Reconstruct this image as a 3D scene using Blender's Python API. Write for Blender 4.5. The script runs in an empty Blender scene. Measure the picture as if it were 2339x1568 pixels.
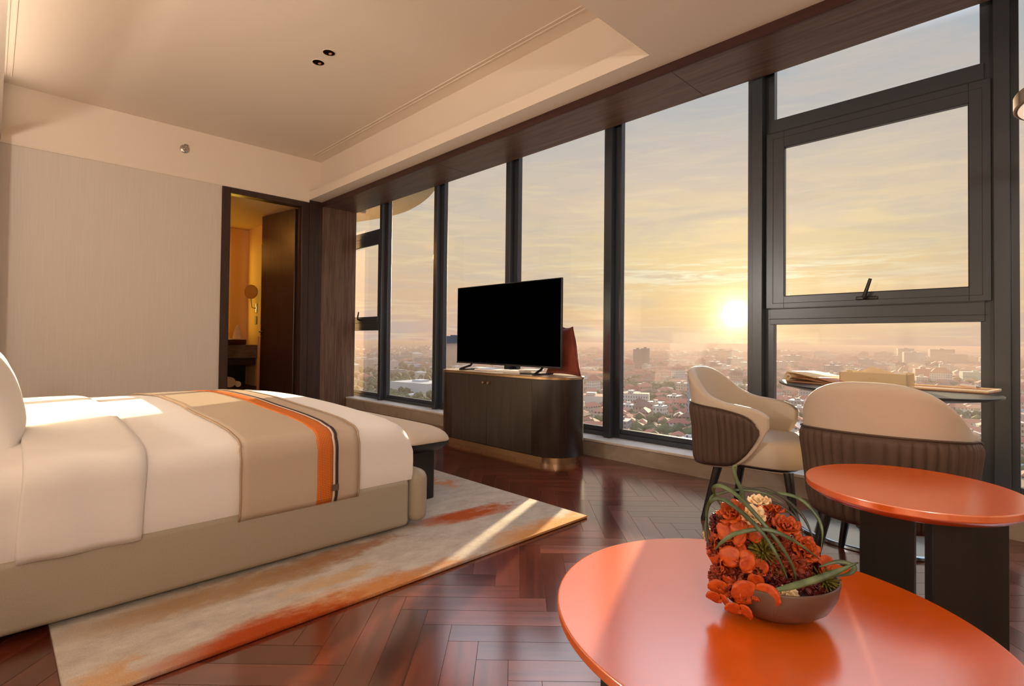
import bpy, bmesh, math, random
from mathutils import Vector, Matrix
S = bpy.context.scene
PI = math.pi
rnd = random.Random(7)

# ------------------------------------------------------------------ camera
CX, CD, CH = 4.3921, 3.9692, 1.05
yaw, pit, rol = .7931, .0159, .0103
fw = Vector((-math.sin(yaw)*math.cos(pit), math.cos(yaw)*math.cos(pit), math.sin(pit)))
rt = Vector((math.cos(yaw), math.sin(yaw), 0)); up = rt.cross(fw)
rt2 = rt*math.cos(rol)+up*math.sin(rol); up2 = up*math.cos(rol)-rt*math.sin(rol)
cd = bpy.data.cameras.new('camera'); cam = bpy.data.objects.new('camera', cd); S.collection.objects.link(cam)
cam.matrix_world = Matrix(((rt2.x, up2.x, -fw.x, CX), (rt2.y, up2.y, -fw.y, -CD), (rt2.z, up2.z, -fw.z, CH), (0, 0, 0, 1)))
cd.sensor_width = 36; cd.lens = 36*1209.7/2339; cd.shift_y = -(784-761)/2339
cd.clip_start = .05; cd.clip_end = 60000
S.camera = cam
S.view_settings.view_transform = 'Standard'; S.view_settings.look = 'None'
S.view_settings.gamma = 1; S.view_settings.use_curve_mapping = False
S.view_settings.exposure = 0.0
S.cycles.use_denoising = True
S.cycles.max_bounces = 8; S.cycles.diffuse_bounces = 5; S.cycles.glossy_bounces = 3
S.cycles.transparent_max_bounces = 12; S.cycles.volume_bounces = 1
S.cycles.sample_clamp_indirect = 4.0
S.cycles.caustics_reflective = False; S.cycles.caustics_refractive = False

# ------------------------------------------------------------------ node helpers
class N:
    def __init__(s, tree): s.t = tree; s.n = tree.nodes; s.l = tree.links
    def new(s, typ, **kw):
        x = s.n.new(typ)
        for k, v in kw.items(): setattr(x, k, v)
        return x
    def link(s, a, b): s.l.new(a, b)
    def val(s, sock, v):
        if hasattr(v, 'is_linked') or isinstance(v, bpy.types.NodeSocket): s.l.new(v, sock)
        else: sock.default_value = v
    def math(s, op, a, b=None, c=None, clamp=False):
        x = s.new('ShaderNodeMath', operation=op, use_clamp=clamp)
        for i, v in enumerate((a, b, c)):
            if v is not None: s.val(x.inputs[i], v)
        return x.outputs[0]
    def mix(s, f, a, b, mode='MIX'):
        x = s.new('ShaderNodeMix', data_type='RGBA', blend_type=mode, clamp_factor=True)
        s.val(x.inputs[0], f); s.val(x.inputs[6], col(a) if isinstance(a, tuple) else a); s.val(x.inputs[7], col(b) if isinstance(b, tuple) else b)
        return x.outputs[2]
    def noise(s, vec, scale, detail=3, rough=.5, dist=0):
        x = s.new('ShaderNodeTexNoise'); s.l.new(vec, x.inputs['Vector'])
        x.inputs['Scale'].default_value = scale; x.inputs['Detail'].default_value = detail
        x.inputs['Roughness'].default_value = rough; x.inputs['Distortion'].default_value = dist
        return x.outputs['Fac']
    def mapping(s, vec, scale=(1, 1, 1), loc=(0, 0, 0), rot=(0, 0, 0)):
        x = s.new('ShaderNodeMapping'); s.l.new(vec, x.inputs['Vector'])
        x.inputs['Scale'].default_value = scale; x.inputs['Location'].default_value = loc; x.inputs['Rotation'].default_value = rot
        return x.outputs[0]
    def ramp(s, fac, stops, interp='LINEAR'):
        x = s.new('ShaderNodeValToRGB'); s.l.new(fac, x.inputs[0]); cr = x.color_ramp; cr.interpolation = interp
        while len(cr.elements) < len(stops): cr.elements.new(.5)
        for e, (p, c) in zip(cr.elements, stops):
            e.position = p; e.color = col(c) if isinstance(c, tuple) else (c, c, c, 1)
        return x.outputs[0]
def lin(c): return tuple((v/12.92 if v <= .04045 else ((v+.055)/1.055)**2.4) for v in c)
def col(c): return tuple(c)+(1,) if len(c) == 3 else tuple(c)
def srgb(r, g, b): return lin((r/255, g/255, b/255))

# ------------------------------------------------------------------ world: hazy sunset sky
SUN_AZ, SUN_EL = math.radians(-22.5), math.radians(2.95)     # the disc seen in the sky, azimuth from +y towards +x
def dirv(az, el): return Vector((math.sin(az)*math.cos(el), math.cos(az)*math.cos(el), math.sin(el)))
W = bpy.data.worlds.new('sunset_sky'); S.world = W; W.use_nodes = True
w = N(W.node_tree); w.n.clear()
tc = w.new('ShaderNodeTexCoord').outputs['Generated']
sp = w.new('ShaderNodeSeparateXYZ'); w.link(tc, sp.inputs[0])
z = w.math('MAXIMUM', sp.outputs[2], 0.0)
cl1 = w.noise(w.mapping(tc, (2.0, 2.0, 9)), 2.4, 7, .6, .8)
cl2 = w.noise(w.mapping(tc, (4, 4, 42), (3, 1, 0)), 2.0, 6, .6, .7)
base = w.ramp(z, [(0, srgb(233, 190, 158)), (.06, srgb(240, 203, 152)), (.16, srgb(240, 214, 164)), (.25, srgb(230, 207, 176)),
                  (.33, srgb(213, 200, 187)), (.43, srgb(178, 188, 194)), (.47, (1.2, 1.35, 1.6)), (.56, (3.0, 3.15, 3.5)), (1, (3.0, 3.6, 4.6))])  # top stops, out of view, brightened as added fill for room and reflections
cool = w.ramp(z, [(0, srgb(214, 178, 163)), (.10, srgb(228, 190, 160)), (.2, srgb(224, 200, 170)), (.33, srgb(205, 193, 180)), (.43, srgb(186, 188, 192)), (.47, (1.2, 1.35, 1.6)), (.56, (3.0, 3.15, 3.5)), (1, (3.0, 3.6, 4.6))])  # same brightened fill stops above the view
sd = dirv(SUN_AZ, SUN_EL)
dt = w.new('ShaderNodeVectorMath', operation='DOT_PRODUCT'); w.link(tc, dt.inputs[0]); dt.inputs[1].default_value = sd
dot = dt.outputs['Value']
near = w.math('POWER', w.math('MAXIMUM', dot, 0.0), 6.0)
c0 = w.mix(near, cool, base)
grey = w.ramp(cl1, [(.42, 0.0), (.66, 1.0)])
c0 = w.mix(w.math('MULTIPLY', grey, .42), c0, srgb(188, 184, 186))
pk = w.ramp(w.noise(w.mapping(tc, (1.6, 1.6, 5.5), (7, 3, 1)), 2.6, 7, .62, 1.2), [(.44, 0.0), (.64, 1.0)])
c0 = w.mix(w.math('MULTIPLY', w.math('MULTIPLY', pk, .55), w.ramp(z, [(.10, 0.15), (.34, 1.0)])), c0, srgb(212, 194, 184))
hi = w.ramp(cl2, [(.50, 0.0), (.68, 1.0)])
c0 = w.mix(w.math('MULTIPLY', w.math('MULTIPLY', hi, .45), w.ramp(z, [(.14, 1.0), (.40, .22)])), c0, srgb(250, 226, 176))
# the bright bank of lit streaks above the sun
band = w.math('MULTIPLY', w.ramp(z, [(.085, 0.0), (.115, 1.0), (.13, 1.0), (.165, 0.0)]), w.math('POWER', w.math('MAXIMUM', dot, 0.0), 30.0))
stk = w.ramp(w.noise(w.mapping(tc, (5, 5, 70), (1.3, .2, .55)), 2.2, 6, .6, .6), [(.47, 0.0), (.62, 1.0)])
c0 = w.mix(w.math('MULTIPLY', w.math('MULTIPLY', band, stk), .9), c0, (1.0, .93, .70))
ang = w.math('SUBTRACT', 1.0, dot)
def glow(k, amp, c):
    g = w.math('MULTIPLY', w.math('EXPONENT', w.math('MULTIPLY', ang, -k)), amp)
    return w.mix(1.0, (0, 0, 0), c), g
tot = c0
for k, amp, c in ((2600, 1.4, (1, .88, .55)), (420, .45, (1, .76, .28)), (40, .20, (1, .66, .20)), (14000, 6.0, (1, .95, .8))):
    g = w.math('MULTIPLY', w.math('EXPONENT', w.math('MULTIPLY', ang, -k)), amp)
    vm = w.new('ShaderNodeVectorMath', operation='SCALE'); vm.inputs[0].default_value = c; w.link(g, vm.inputs['Scale'])
    ad = w.new('ShaderNodeVectorMath', operation='ADD'); w.link(tot, ad.inputs[0]); w.link(vm.outputs[0], ad.inputs[1]); tot = ad.outputs[0]
below = w.math('LESS_THAN', sp.outputs[2], -0.001)
tot = w.mix(below, tot, srgb(205, 172, 150))
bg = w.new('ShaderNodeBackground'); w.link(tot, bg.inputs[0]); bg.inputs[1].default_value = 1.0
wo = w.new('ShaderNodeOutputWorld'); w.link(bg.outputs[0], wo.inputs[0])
W.cycles.sampling_method = 'MANUAL'; W.cycles.sample_map_resolution = 512

# ------------------------------------------------------------------ sun
sl = bpy.data.lights.new('sun', 'SUN'); so = bpy.data.objects.new('sun', sl); S.collection.objects.link(so)
sl.energy = 20.0; sl.color = (1, .77, .48); sl.angle = math.radians(.9)
v = -dirv(math.radians(-22.2), math.radians(7.4)); so.rotation_euler = v.to_track_quat('-Z', 'Y').to_euler()

# ------------------------------------------------------------------ materials
MATS = {}
def mat(name, c=None, rough=.5, metal=0, spec=.5, build=None, coat=0, coat_rough=.1, sheen=0, ior=1.5):
    if name in MATS: return MATS[name]
    m = bpy.data.materials.new(name); m.use_nodes = True; t = N(m.node_tree)
    b = t.n['Principled BSDF']
    b.inputs['Roughness'].default_value = rough; b.inputs['Metallic'].default_value = metal
    b.inputs['Specular IOR Level'].default_value = spec; b.inputs['Coat Weight'].default_value = coat; b.inputs['Coat Roughness'].default_value = coat_rough
    b.inputs['IOR'].default_value = ior
    if sheen: b.inputs['Sheen Weight'].default_value = sheen; b.inputs['Sheen Roughness'].default_value = .4
    if c is not None: b.inputs['Base Color'].default_value = col(c)
    if build: build(t, b)
    MATS[name] = m; return m
def objc(t): return t.new('ShaderNodeTexCoord').outputs['Object']
def bump(t, b, h, strength=.2, dist=.01):
    x = t.new('ShaderNodeBump'); x.inputs['Strength'].default_value = strength; x.inputs['Distance'].default_value = dist
    t.link(h, x.inputs['Height']); t.link(x.outputs[0], b.inputs['Normal'])
def noisy(c1, c2, scale=(8, 8, 8), sc=1, detail=4, bs=0, bd=.002):
    def f(t, b):
        n = t.noise(t.mapping(objc(t), scale), sc, detail, .55)
        t.link(t.mix(t.ramp(n, [(.35, 0.), (.65, 1.)]), c1, c2), b.inputs['Base Color'])
        if bs: bump(t, b, n, bs, bd)
    return f
def wood(c1, c2, axis='z', bs=.12):
    sc = {'x': (1.2, 26, 26), 'y': (26, 1.2, 26), 'z': (26, 26, 1.2)}[axis]
    def f(t, b):
        o = objc(t)
        n = t.noise(t.mapping(o, sc), 1.0, 6, .62, .9)
        n2 = t.noise(t.mapping(o, tuple(v*4 for v in sc)), 1.0, 3, .5)
        k = t.math('ADD', t.math('MULTIPLY', n, .75), t.math('MULTIPLY', n2, .25))
        t.link(t.mix(t.ramp(k, [(.36, 0.), (.64, 1.)]), c1, c2), b.inputs['Base Color']); bump(t, b, k, bs, .003)
    return f
def weave(c1, c2, s=420, strength=.25):
    def f(t, b):
        o = objc(t)
        n = t.noise(t.mapping(o, (s, s, s*.12)), 1, 2, .5); n2 = t.noise(t.mapping(o, (s*.12, s*.12, s)), 1, 2, .5)
        k = t.math('MULTIPLY', t.math('ADD', n, n2), .5)
        big = t.noise(o, 2.5, 3)
        t.link(t.mix(t.math('ADD', t.math('MULTIPLY', k, .7), t.math('MULTIPLY', big, .3)), c1, c2), b.inputs['Base Color']); bump(t, b, k, strength, .001)
    return f
M = {}
M['plaster'] = mat('ceiling_paint', srgb(228, 214, 199), .85, spec=.2)
M['wallpaper'] = mat('beige_wallpaper', rough=.8, spec=.2, build=lambda t, b: (
    t.link(t.mix(t.noise(t.mapping(objc(t), (130, 130, 3)), 1, 3, .6), srgb(200, 189, 178), srgb(216, 206, 196)), b.inputs['Base Color']),
    bump(t, b, t.noise(t.mapping(objc(t), (260, 260, 6)), 1, 2), .12, .001)))
M['rearwall'] = mat('rear_panelling', srgb(126, 118, 110), .7)
M['walnut'] = mat('window_surround_wood', rough=.42, build=wood(srgb(74, 52, 42), srgb(116, 90, 74), 'x'))
M['walnut_v'] = mat('jamb_wood', rough=.42, build=wood(srgb(74, 52, 42), srgb(120, 94, 78), 'z'))
M['darkwood_v'] = mat('dark_stained_wood', rough=.35, build=wood(srgb(38, 22, 18), srgb(62, 40, 32), 'z'))
M['darkwood_x'] = mat('dark_stained_wood_rail', rough=.35, build=wood(srgb(38, 22, 18), srgb(62, 40, 32), 'y'))
M['console'] = mat('console_oak', rough=.38, build=wood(srgb(30, 21, 17), srgb(52, 38, 30), 'z', .3))
M['black'] = mat('black_lacquer', srgb(20, 16, 16), .32)
M['legwood'] = mat('table_leg_wood', rough=.4, build=wood(srgb(9, 7, 6), srgb(22, 15, 12), 'z'))
M['alu'] = mat('grey_blue_aluminium', srgb(66, 70, 77), .30, .45)
M['gasket'] = mat('rubber_gasket', srgb(22, 23, 25), .6)
M['stone'] = mat('sill_marble', rough=.25, build=lambda t, b: t.link(t.mix(t.ramp(t.noise(t.mapping(objc(t), (1.1, 2, 2), rot=(0, .9, 0)), 1.3, 6, .55, .9), [(.36, 0.), (.5, .5), (.54, .2), (.72, .9)]), srgb(144, 130, 116), srgb(176, 162, 148)), b.inputs['Base Color']))
M['sillw'] = mat('sill_top_stone', rough=.3, build=noisy(srgb(196, 188, 178), srgb(214, 208, 200), (3, 3, 3), 3))
M['linen'] = mat('white_linen', rough=.75, spec=.2, sheen=.2, build=weave(srgb(238, 234, 231), srgb(247, 244, 241), 300, .08))
M['runner'] = mat('taupe_runner_cloth', rough=.5, spec=.35, build=weave(srgb(184, 166, 146), srgb(204, 188, 168), 500, .15))
def stripe(t, b):
    o = objc(t); s_ = t.new('ShaderNodeSeparateXYZ'); t.link(o, s_.inputs[0])
    u = t.math('ADD', s_.outputs[0], t.math('MULTIPLY', s_.outputs[2], -1.0)); v_ = s_.outputs[1]
    k = 2*PI/.016
    a = t.math('SINE', t.math('MULTIPLY', t.math('ADD', u, v_), k)); c = t.math('SINE', t.math('MULTIPLY', t.math('SUBTRACT', u, v_), k))
    m = t.math('GREATER_THAN', t.math('MULTIPLY', a, c), .1)
    t.link(t.mix(m, srgb(222, 124, 34), srgb(168, 76, 24)), b.inputs['Base Color'])
M['orange_weave'] = mat('orange_woven_band', rough=.6, build=stripe)
M['darkband'] = mat('dark_brown_band', srgb(50, 34, 32), .6)
M['whiteband'] = mat('white_cord', srgb(216, 206, 196), .7)
M['leather'] = mat('taupe_leather', rough=.42, build=noisy(srgb(160, 150, 132), srgb(166, 156, 138), (200, 200, 200), 1, 2, .03))
M['cream'] = mat('cream_upholstery', rough=.62, spec=.3, sheen=.15, build=weave(srgb(190, 174, 156), srgb(204, 190, 172), 350, .1))
M['brownfab'] = mat('brown_channelled_fabric', rough=.6, spec=.3, build=weave(srgb(76, 58, 49), srgb(94, 74, 63), 350, .1))
M['brass'] = mat('brushed_brass', srgb(172, 142, 112), .28, 1.0)
M['steel'] = mat('chrome', srgb(205, 200, 195), .15, 1.0)
M['orange'] = mat('orange_lacquer', srgb(228, 100, 14), .2, ior=3.3)
M['tvblack'] = mat('tv_screen', (.0006, .0006, .0006), .5, spec=0.0)
M['tvframe'] = mat('tv_frame', (.012, .012, .013), .35)
M['white'] = mat('white_card', srgb(232, 226, 220), .6)
M['cushion'] = mat('rust_velvet', rough=.8, sheen=.05, build=noisy(srgb(104, 40, 24), srgb(132, 54, 32), (6, 6, 6), 1))
M['leaf'] = mat('grass_leaf', rough=.4, build=noisy(srgb(42, 60, 36), srgb(94, 114, 76), (18, 18, 18), 1, 3))
M['leafdark'] = mat('dark_grass_leaf', rough=.45, build=noisy(srgb(34, 34, 26), srgb(64, 62, 44), (40, 40, 4), 1, 3))
M['orchid'] = mat('orange_petal', rough=.5, build=noisy(srgb(164, 58, 10), srgb(196, 86, 22), (60, 60, 60), 1, 3))
M['rust'] = mat('rust_petal', rough=.55, build=noisy(srgb(108, 32, 10), srgb(146, 52, 16), (60, 60, 60), 1, 3))
M['redp'] = mat('dark_red_petal', rough=.5, build=noisy(srgb(70, 10, 10), srgb(98, 18, 14), (60, 60, 60), 1, 3))
M['creamp'] = mat('cream_petal', rough=.6, build=noisy(srgb(236, 206, 160), srgb(246, 224, 188), (60, 60, 60), 1, 3))
M['greenp'] = mat('green_pom', rough=.7, build=noisy(srgb(92, 88, 22), srgb(140, 124, 38), (80, 80, 80), 1, 3))
M['bowl'] = mat('brown_stoneware', rough=.4, build=noisy(srgb(84, 60, 50), srgb(92, 68, 58), (20, 20, 20), 1, 3))
M['soil'] = mat('floral_foam', srgb(26, 20, 14), .9)
M['tan'] = mat('tan_leather', srgb(176, 128, 96), .45)
M['tanedge'] = mat('pale_leather', srgb(226, 204, 168), .5)
M['box'] = mat('letter_box_card', srgb(206, 184, 146), .5)
M['gold'] = mat('gold_foil', srgb(196, 150, 80), .35, .8)
M['mirror'] = mat('mirror_glass', (.85, .85, .85), .03, 1.0)
M['bathwall'] = mat('bathroom_plaster', srgb(214, 180, 130), .7)
M['bathstone'] = mat('vanity_stone', rough=.4, build=noisy(srgb(84, 74, 62), srgb(104, 92, 78), (4, 4, 12), 1.5))
M['towel'] = mat('white_towel', rough=.9, spec=.1, build=noisy(srgb(222, 204, 184), srgb(236, 222, 206), (60, 60, 60), 2, 3, .3))
M['basin'] = mat('dark_red_basin', srgb(70, 26, 16), .3)
def lampmat(name, c, e):
    m = mat(name, c, .6); b = m.node_tree.nodes['Principled BSDF']
    b.inputs['Emission Color'].default_value = col(c); b.inputs['Emission Strength'].default_value = e; return m
M['glow'] = lampmat('lamp_diffuser', (.95, .9, .84), .12)
M['bathglow'] = lampmat('mirror_backlight', (1, .55, .12), 3.0)
def glassf():
    m = bpy.data.materials.new('window_glass'); m.use_nodes = True; t = N(m.node_tree); t.n.clear()
    tr = t.new('ShaderNodeBsdfTransparent'); tr.inputs[0].default_value = (.97, .98, .98, 1)
    gl = t.new('ShaderNodeBsdfGlossy'); gl.inputs['Roughness'].default_value = .0; gl.inputs[0].default_value = (1, 1, 1, 1)
    lw = t.new('ShaderNodeLayerWeight'); lw.inputs['Blend'].default_value = .5
    fr = t.math('ADD', t.math('MULTIPLY', t.math('POWER', lw.outputs['Facing'], 5.0), .55), .02)
    mx = t.new('ShaderNodeMixShader'); t.link(fr, mx.inputs[0]); t.link(tr.outputs[0], mx.inputs[1]); t.link(gl.outputs[0], mx.inputs[2])
    o = t.new('ShaderNodeOutputMaterial'); t.link(mx.outputs[0], o.inputs[0]); return m
M['glass'] = glassf()

# ------------------------------------------------------------------ object helpers
def link(o, parent=None):
    S.collection.objects.link(o)
    if parent is not None: o.parent = parent
    return o
def tag(o, label=None, cat=None, group=None, kind=None):
    if label: o['label'] = label
    if cat: o['category'] = cat
    if group: o['group'] = group
    if kind: o['kind'] = kind
    return o
def empty(name, loc, rz, label, cat, group=None):
    o = bpy.data.objects.new(name, None); o.location = loc; o.rotation_euler = (0, 0, rz); o.empty_display_size = .1
    link(o); return tag(o, label, cat, group)
def meshobj(name, verts, faces, m, parent=None, smooth=False, loc=None):
    me = bpy.data.meshes.new(name); me.from_pydata([tuple(v) for v in verts], [], faces); me.update()
    bm = bmesh.new(); bm.from_mesh(me); bmesh.ops.recalc_face_normals(bm, faces=bm.faces); bm.to_mesh(me); bm.free()
    for mm in (m if isinstance(m, (list, tuple)) else [m]): me.materials.append(mm)
    if smooth:
        for p in me.polygons: p.use_smooth = True
    o = bpy.data.objects.new(name, me); link(o, parent)
    if loc: o.location = loc
    return o
def bmobj(name, bm, m, parent=None, smooth=False):
    bmesh.ops.recalc_face_normals(bm, faces=bm.faces)
    me = bpy.data.meshes.new(name); bm.to_mesh(me); bm.free()
    for mm in (m if isinstance(m, (list, tuple)) else [m]): me.materials.append(mm)
    if smooth:
        for p in me.polygons: p.use_smooth = True
        try: me.set_sharp_from_angle(angle=math.radians(40))
        except Exception: pass
    o = bpy.data.objects.new(name, me); return link(o, parent)
def addbox(bm, x0, x1, y0, y1, z0, z1, bev=0, seg=2, mi=0, M4=None):
    r = bmesh.ops.create_cube(bm, size=1)
    vs = r['verts']
    for v in vs: v.co = Vector(((x0+x1)/2+v.co.x*(x1-x0), (y0+y1)/2+v.co.y*(y1-y0), (z0+z1)/2+v.co.z*(z1-z0)))
    fs = set(f for v in vs for f in v.link_faces)
    if bev > 0:
        es = list(set(e for v in vs for e in v.link_edges))
        r2 = bmesh.ops.bevel(bm, geom=es, offset=bev, segments=seg, affect='EDGES', profile=.5)
        fs = set(f for f in fs if f.is_valid) | set(r2['faces'])
        vs = list(set(v for f in fs for v in f.verts))
    for f in fs: f.material_index = mi
    if M4 is not None:
        for v in vs: v.co = M4 @ v.co
    return vs
def box(name, x0, x1, y0, y1, z0, z1, m, parent=None, bev=0, seg=2, M4=None):
    bm = bmesh.new(); addbox(bm, x0, x1, y0, y1, z0, z1, bev, seg, 0, M4)
    return bmobj(name, bm, m, parent, smooth=bev > 0)
def struct(o): o['kind'] = 'structure'; return o
def loft(name, rings, m, parent=None, smooth=True, caps=True, closed=True):
    if caps and smooth and len(rings[0]) > 8:
        def inset(r):
            c = sum((Vector(p) for p in r), Vector())/len(r); return [tuple(c+(Vector(p)-c)*.975) for p in r]
        rings = [inset(rings[0])]+list(rings)+[inset(rings[-1])]
    n = len(rings[0]); V = [p for r in rings for p in r]; F = []
    for i in range(len(rings)-1):
        for j in range(n if closed else n-1):
            a = i*n+j; b_ = i*n+(j+1) % n
            F.append((a, b_, b_+n, a+n))
    if caps: F.append(tuple(range(n-1, -1, -1))); F.append(tuple((len(rings)-1)*n+j for j in range(n)))
    o = meshobj(name, V, F, m, parent, smooth)
    if smooth and caps:
        try: o.data.set_sharp_from_angle(angle=math.radians(38))
        except Exception: pass
    return o
def ring(cx, cy, a, b, z_, n=64, ang=0, pw=2):
    out = []
    for i in range(n):
        t = 2*PI*i/n; c, s_ = math.cos(t), math.sin(t)
        x = a*math.copysign(abs(c)**(2/pw), c); y = b*math.copysign(abs(s_)**(2/pw), s_)
        out.append((cx+x*math.cos(ang)-y*math.sin(ang), cy+x*math.sin(ang)+y*math.cos(ang), z_))
    return out
def disc(name, cx, cy, a, b, z0, z1, m, parent=None, ang=0, r=.004, n=96, pw=2):
    R = [ring(cx, cy, a-r, b-r, z0, n, ang, pw), ring(cx, cy, a, b, z0+r, n, ang, pw), ring(cx, cy, a, b, z1-r, n, ang, pw), ring(cx, cy, a-r*.3, b-r*.3, z1-r*.3, n, ang, pw), ring(cx, cy, a-r, b-r, z1, n, ang, pw)]
    return loft(name, R, m, parent)
def tube(name, pts, rad, m, parent=None, n=10):
    pts = [Vector(p) for p in pts]; rings = []
    rads = rad if isinstance(rad, (list, tuple)) else [rad]*len(pts)
    prev = None
    for i, p in enumerate(pts):
        d = (pts[min(i+1, len(pts)-1)]-pts[max(i-1, 0)]).normalized()
        u = (Vector((0, 0, 1)) if abs(d.z) < .9 else Vector((1, 0, 0)))
        if prev is not None: u = prev
        a = d.cross(u).normalized(); b_ = a.cross(d).normalized(); prev = b_
        rings.append([p+(a*math.cos(2*PI*k/n)+b_*math.sin(2*PI*k/n))*rads[i] for k in range(n)])
    return loft(name, rings, m, parent)
def catmull(P, n=8):
    P = [Vector(p) for p in P]; out = []
    Q = [P[0]*2-P[1]]+P+[P[-1]*2-P[-2]]
    for i in range(1, len(Q)-2):
        for k in range(n):
            t = k/n; a, b_, c, d = Q[i-1], Q[i], Q[i+1], Q[i+2]
            out.append(.5*((2*b_)+(c-a)*t+(2*a-5*b_+4*c-d)*t*t+(-a+3*b_-3*c+d)*t**3))
    out.append(P[-1]); return out
# ================================================================== ROOM SHELL
XW = -3.32; ZC = 3.72; ZS = 3.12; XE = 8.0; YB = -6.2
# floor: herringbone boards, one mesh, a colour and grain offset per board
def clip(poly, x0, x1, y0, y1):
    for ax, lim, sgn in ((0, x0, 1), (0, x1, -1), (1, y0, 1), (1, y1, -1)):
        out = []
        for i in range(len(poly)):
            a, b_ = poly[i], poly[(i+1) % len(poly)]
            da, db = sgn*(a[ax]-lim), sgn*(b_[ax]-lim)
            if da >= 0: out.append(a)
            if da*db < 0:
                t = da/(da-db); out.append(tuple(a[k]+(b_[k]-a[k])*t for k in range(len(a))))
        poly = out
        if len(poly) < 3: return []
    return poly
def build_floor():
    L, w_ = .5695, .1057; g = .0009; r2 = math.sqrt(.5)
    a = (r2, r2); b_ = (r2, -r2); V = []; F = []; A = []; UV = []
    T = (-.1495, 2*L*r2)
    for m_ in range(-9, 6):
        for k in range(-60, 60):
            ux = 2.539+.1495*k+T[0]*m_; uy = -2.735+T[1]*m_
            for o, d, e in (((ux, uy), a, b_), ((ux+2*w_*r2, uy), b_, (-r2, -r2))):
                # board: length L along d from corner o, width w along e
                q = []
                for s_, t in ((g, g), (L-g, g), (L-g, w_-g), (g, w_-g)):
                    q.append((o[0]+d[0]*s_+e[0]*t, o[1]+d[1]*s_+e[1]*t, s_, t))
                c = clip(q, XW-.1, XE, YB, .02)
                if not c: continue
                i0 = len(V); V += [(p[0], p[1], 0) for p in c]; F.append(tuple(range(i0, i0+len(c))))
                off = rnd.random()*40; cc = rnd.random(); A.append(cc)
                UV += [(p[2]+off, p[3]+off*.37) for p in c]
    me = bpy.data.meshes.new('floor'); me.from_pydata(V, [], F)
    uv = me.uv_layers.new(name='grain')
    for i, c in enumerate(UV): uv.data[i].uv = c
    at = me.attributes.new('board', 'FLOAT', 'FACE')
    for i, c in enumerate(A): at.data[i].value = c
    m = bpy.data.materials.new('herringbone_floor'); m.use_nodes = True; t = N(m.node_tree); b = t.n['Principled BSDF']
    uvn = t.new('ShaderNodeUVMap', uv_map='grain').outputs[0]
    n = t.noise(t.mapping(uvn, (1.6, 34, 1)), 1, 6, .62, .8)
    n2 = t.noise(t.mapping(uvn, (3, 12, 1)), 1, 3, .5, 1.5)
    bd = t.new('ShaderNodeAttribute', attribute_name='board').outputs['Fac']
    c1 = t.mix(t.ramp(n, [(.33, 0.), (.68, 1.)]), srgb(80, 32, 20), srgb(124, 58, 36))
    c2 = t.mix(t.math('MULTIPLY', n2, .45), c1, srgb(66, 26, 17))
    hsv = t.new('ShaderNodeHueSaturation'); t.link(c2, hsv.inputs['Color']); t.link(t.math('ADD', t.math('MULTIPLY', bd, .55), .62), hsv.inputs['Value'])
    t.link(hsv.outputs[0], b.inputs['Base Color']); b.inputs['Roughness'].default_value = .2; b.inputs['IOR'].default_value = 2.55
    t.link(t.math('ADD', t.math('MULTIPLY', bd, .04), .15), b.inputs['Roughness'])
    bump(t, b, t.math('ADD', n, t.math('MULTIPLY', t.noise(t.mapping(uvn, (2, 2, 1)), 1.2, 2), .9)), .006, .003)
    me.materials.append(m); me.materials.append(mat('floor_joint', srgb(104, 62, 46), .6))
    o = bpy.data.objects.new('floor', me); link(o); struct(o)
    # thin bed below the boards shows in the joints
    box('joint_bed', XW-.1, XE, YB, .02, -.06, -.0012, MATS['floor_joint'], o)
build_floor()

# ceiling: raised tray (z 3.72), dropped part right of x 2.38, lip and cove along the windows
cb = bmesh.new()
addbox(cb, XW-.1, 2.38, -4.15, -.46, ZC, ZC+.1)             # tray top
addbox(cb, XW-.1, 2.38, -4.15, -3.9481, ZS, ZS+.015); addbox(cb, XW-.1, 2.38, -3.948, -3.93, ZS, ZS+.118)   # lip of the bed head cove, added to hide the fill strip
addbox(cb, XW-.1, XE, -.43, .14, ZS-.0005, ZC+.1); addbox(cb, XW-.1, XE, -.46, -.43, ZS+.0155, ZC+.1)            # mass above the window soffit, its face is the recess wall
addbox(cb, XW-.1, 2.38, -.6121, -.4301, ZS, ZS+.015)            # lip soffit
addbox(cb, XW-.1, 2.38, -.63, -.612, ZS, ZS+.118)           # lip
addbox(cb, 2.38, XE, YB, -.43, ZS, ZC+.1)                   # dropped ceiling
addbox(cb, XW-.1, 2.38, YB, -4.15, ZS, ZC+.1)               # dropped ceiling over the bed head
struct(bmobj('ceiling', cb, M['plaster']))
# fine double moulding round the tray
tb = bmesh.new()
for d in (.17, .215):
    addbox(tb, XW+.24, 2.38, -.46-d-.008, -.46-d+.008, ZC-.008, ZC+.001, .003, 1)
    addbox(tb, XW+.24, 2.38, -4.08+d-.008, -4.08+d+.008, ZC-.008, ZC+.001, .003, 1)
struct(bmobj('trim_1', tb, M['plaster'], smooth=False))
tb = bmesh.new(); addbox(tb, XW+.001, XW+.012, -3.93, -1.82, 3.082, 3.096, .003, 1)
struct(bmobj('trim_2', tb, M['plaster']))

# left wall with the doorway: opening y -1.71..-.737, z 0..3.0
lb = bmesh.new()
addbox(lb, XW-.12, XW, -3.935, -1.80, 0, 3.085)
struct(bmobj('wall_left', lb, M['wallpaper']))
lb = bmesh.new(); addbox(lb, XW-.12, XW-.0005, -3.935, .3, 3.085, ZC+.05)
lb2 = bmobj('wall_left_frieze', lb, M['plaster']); struct(lb2); lb2.name = 'wall_left_upper'
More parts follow.
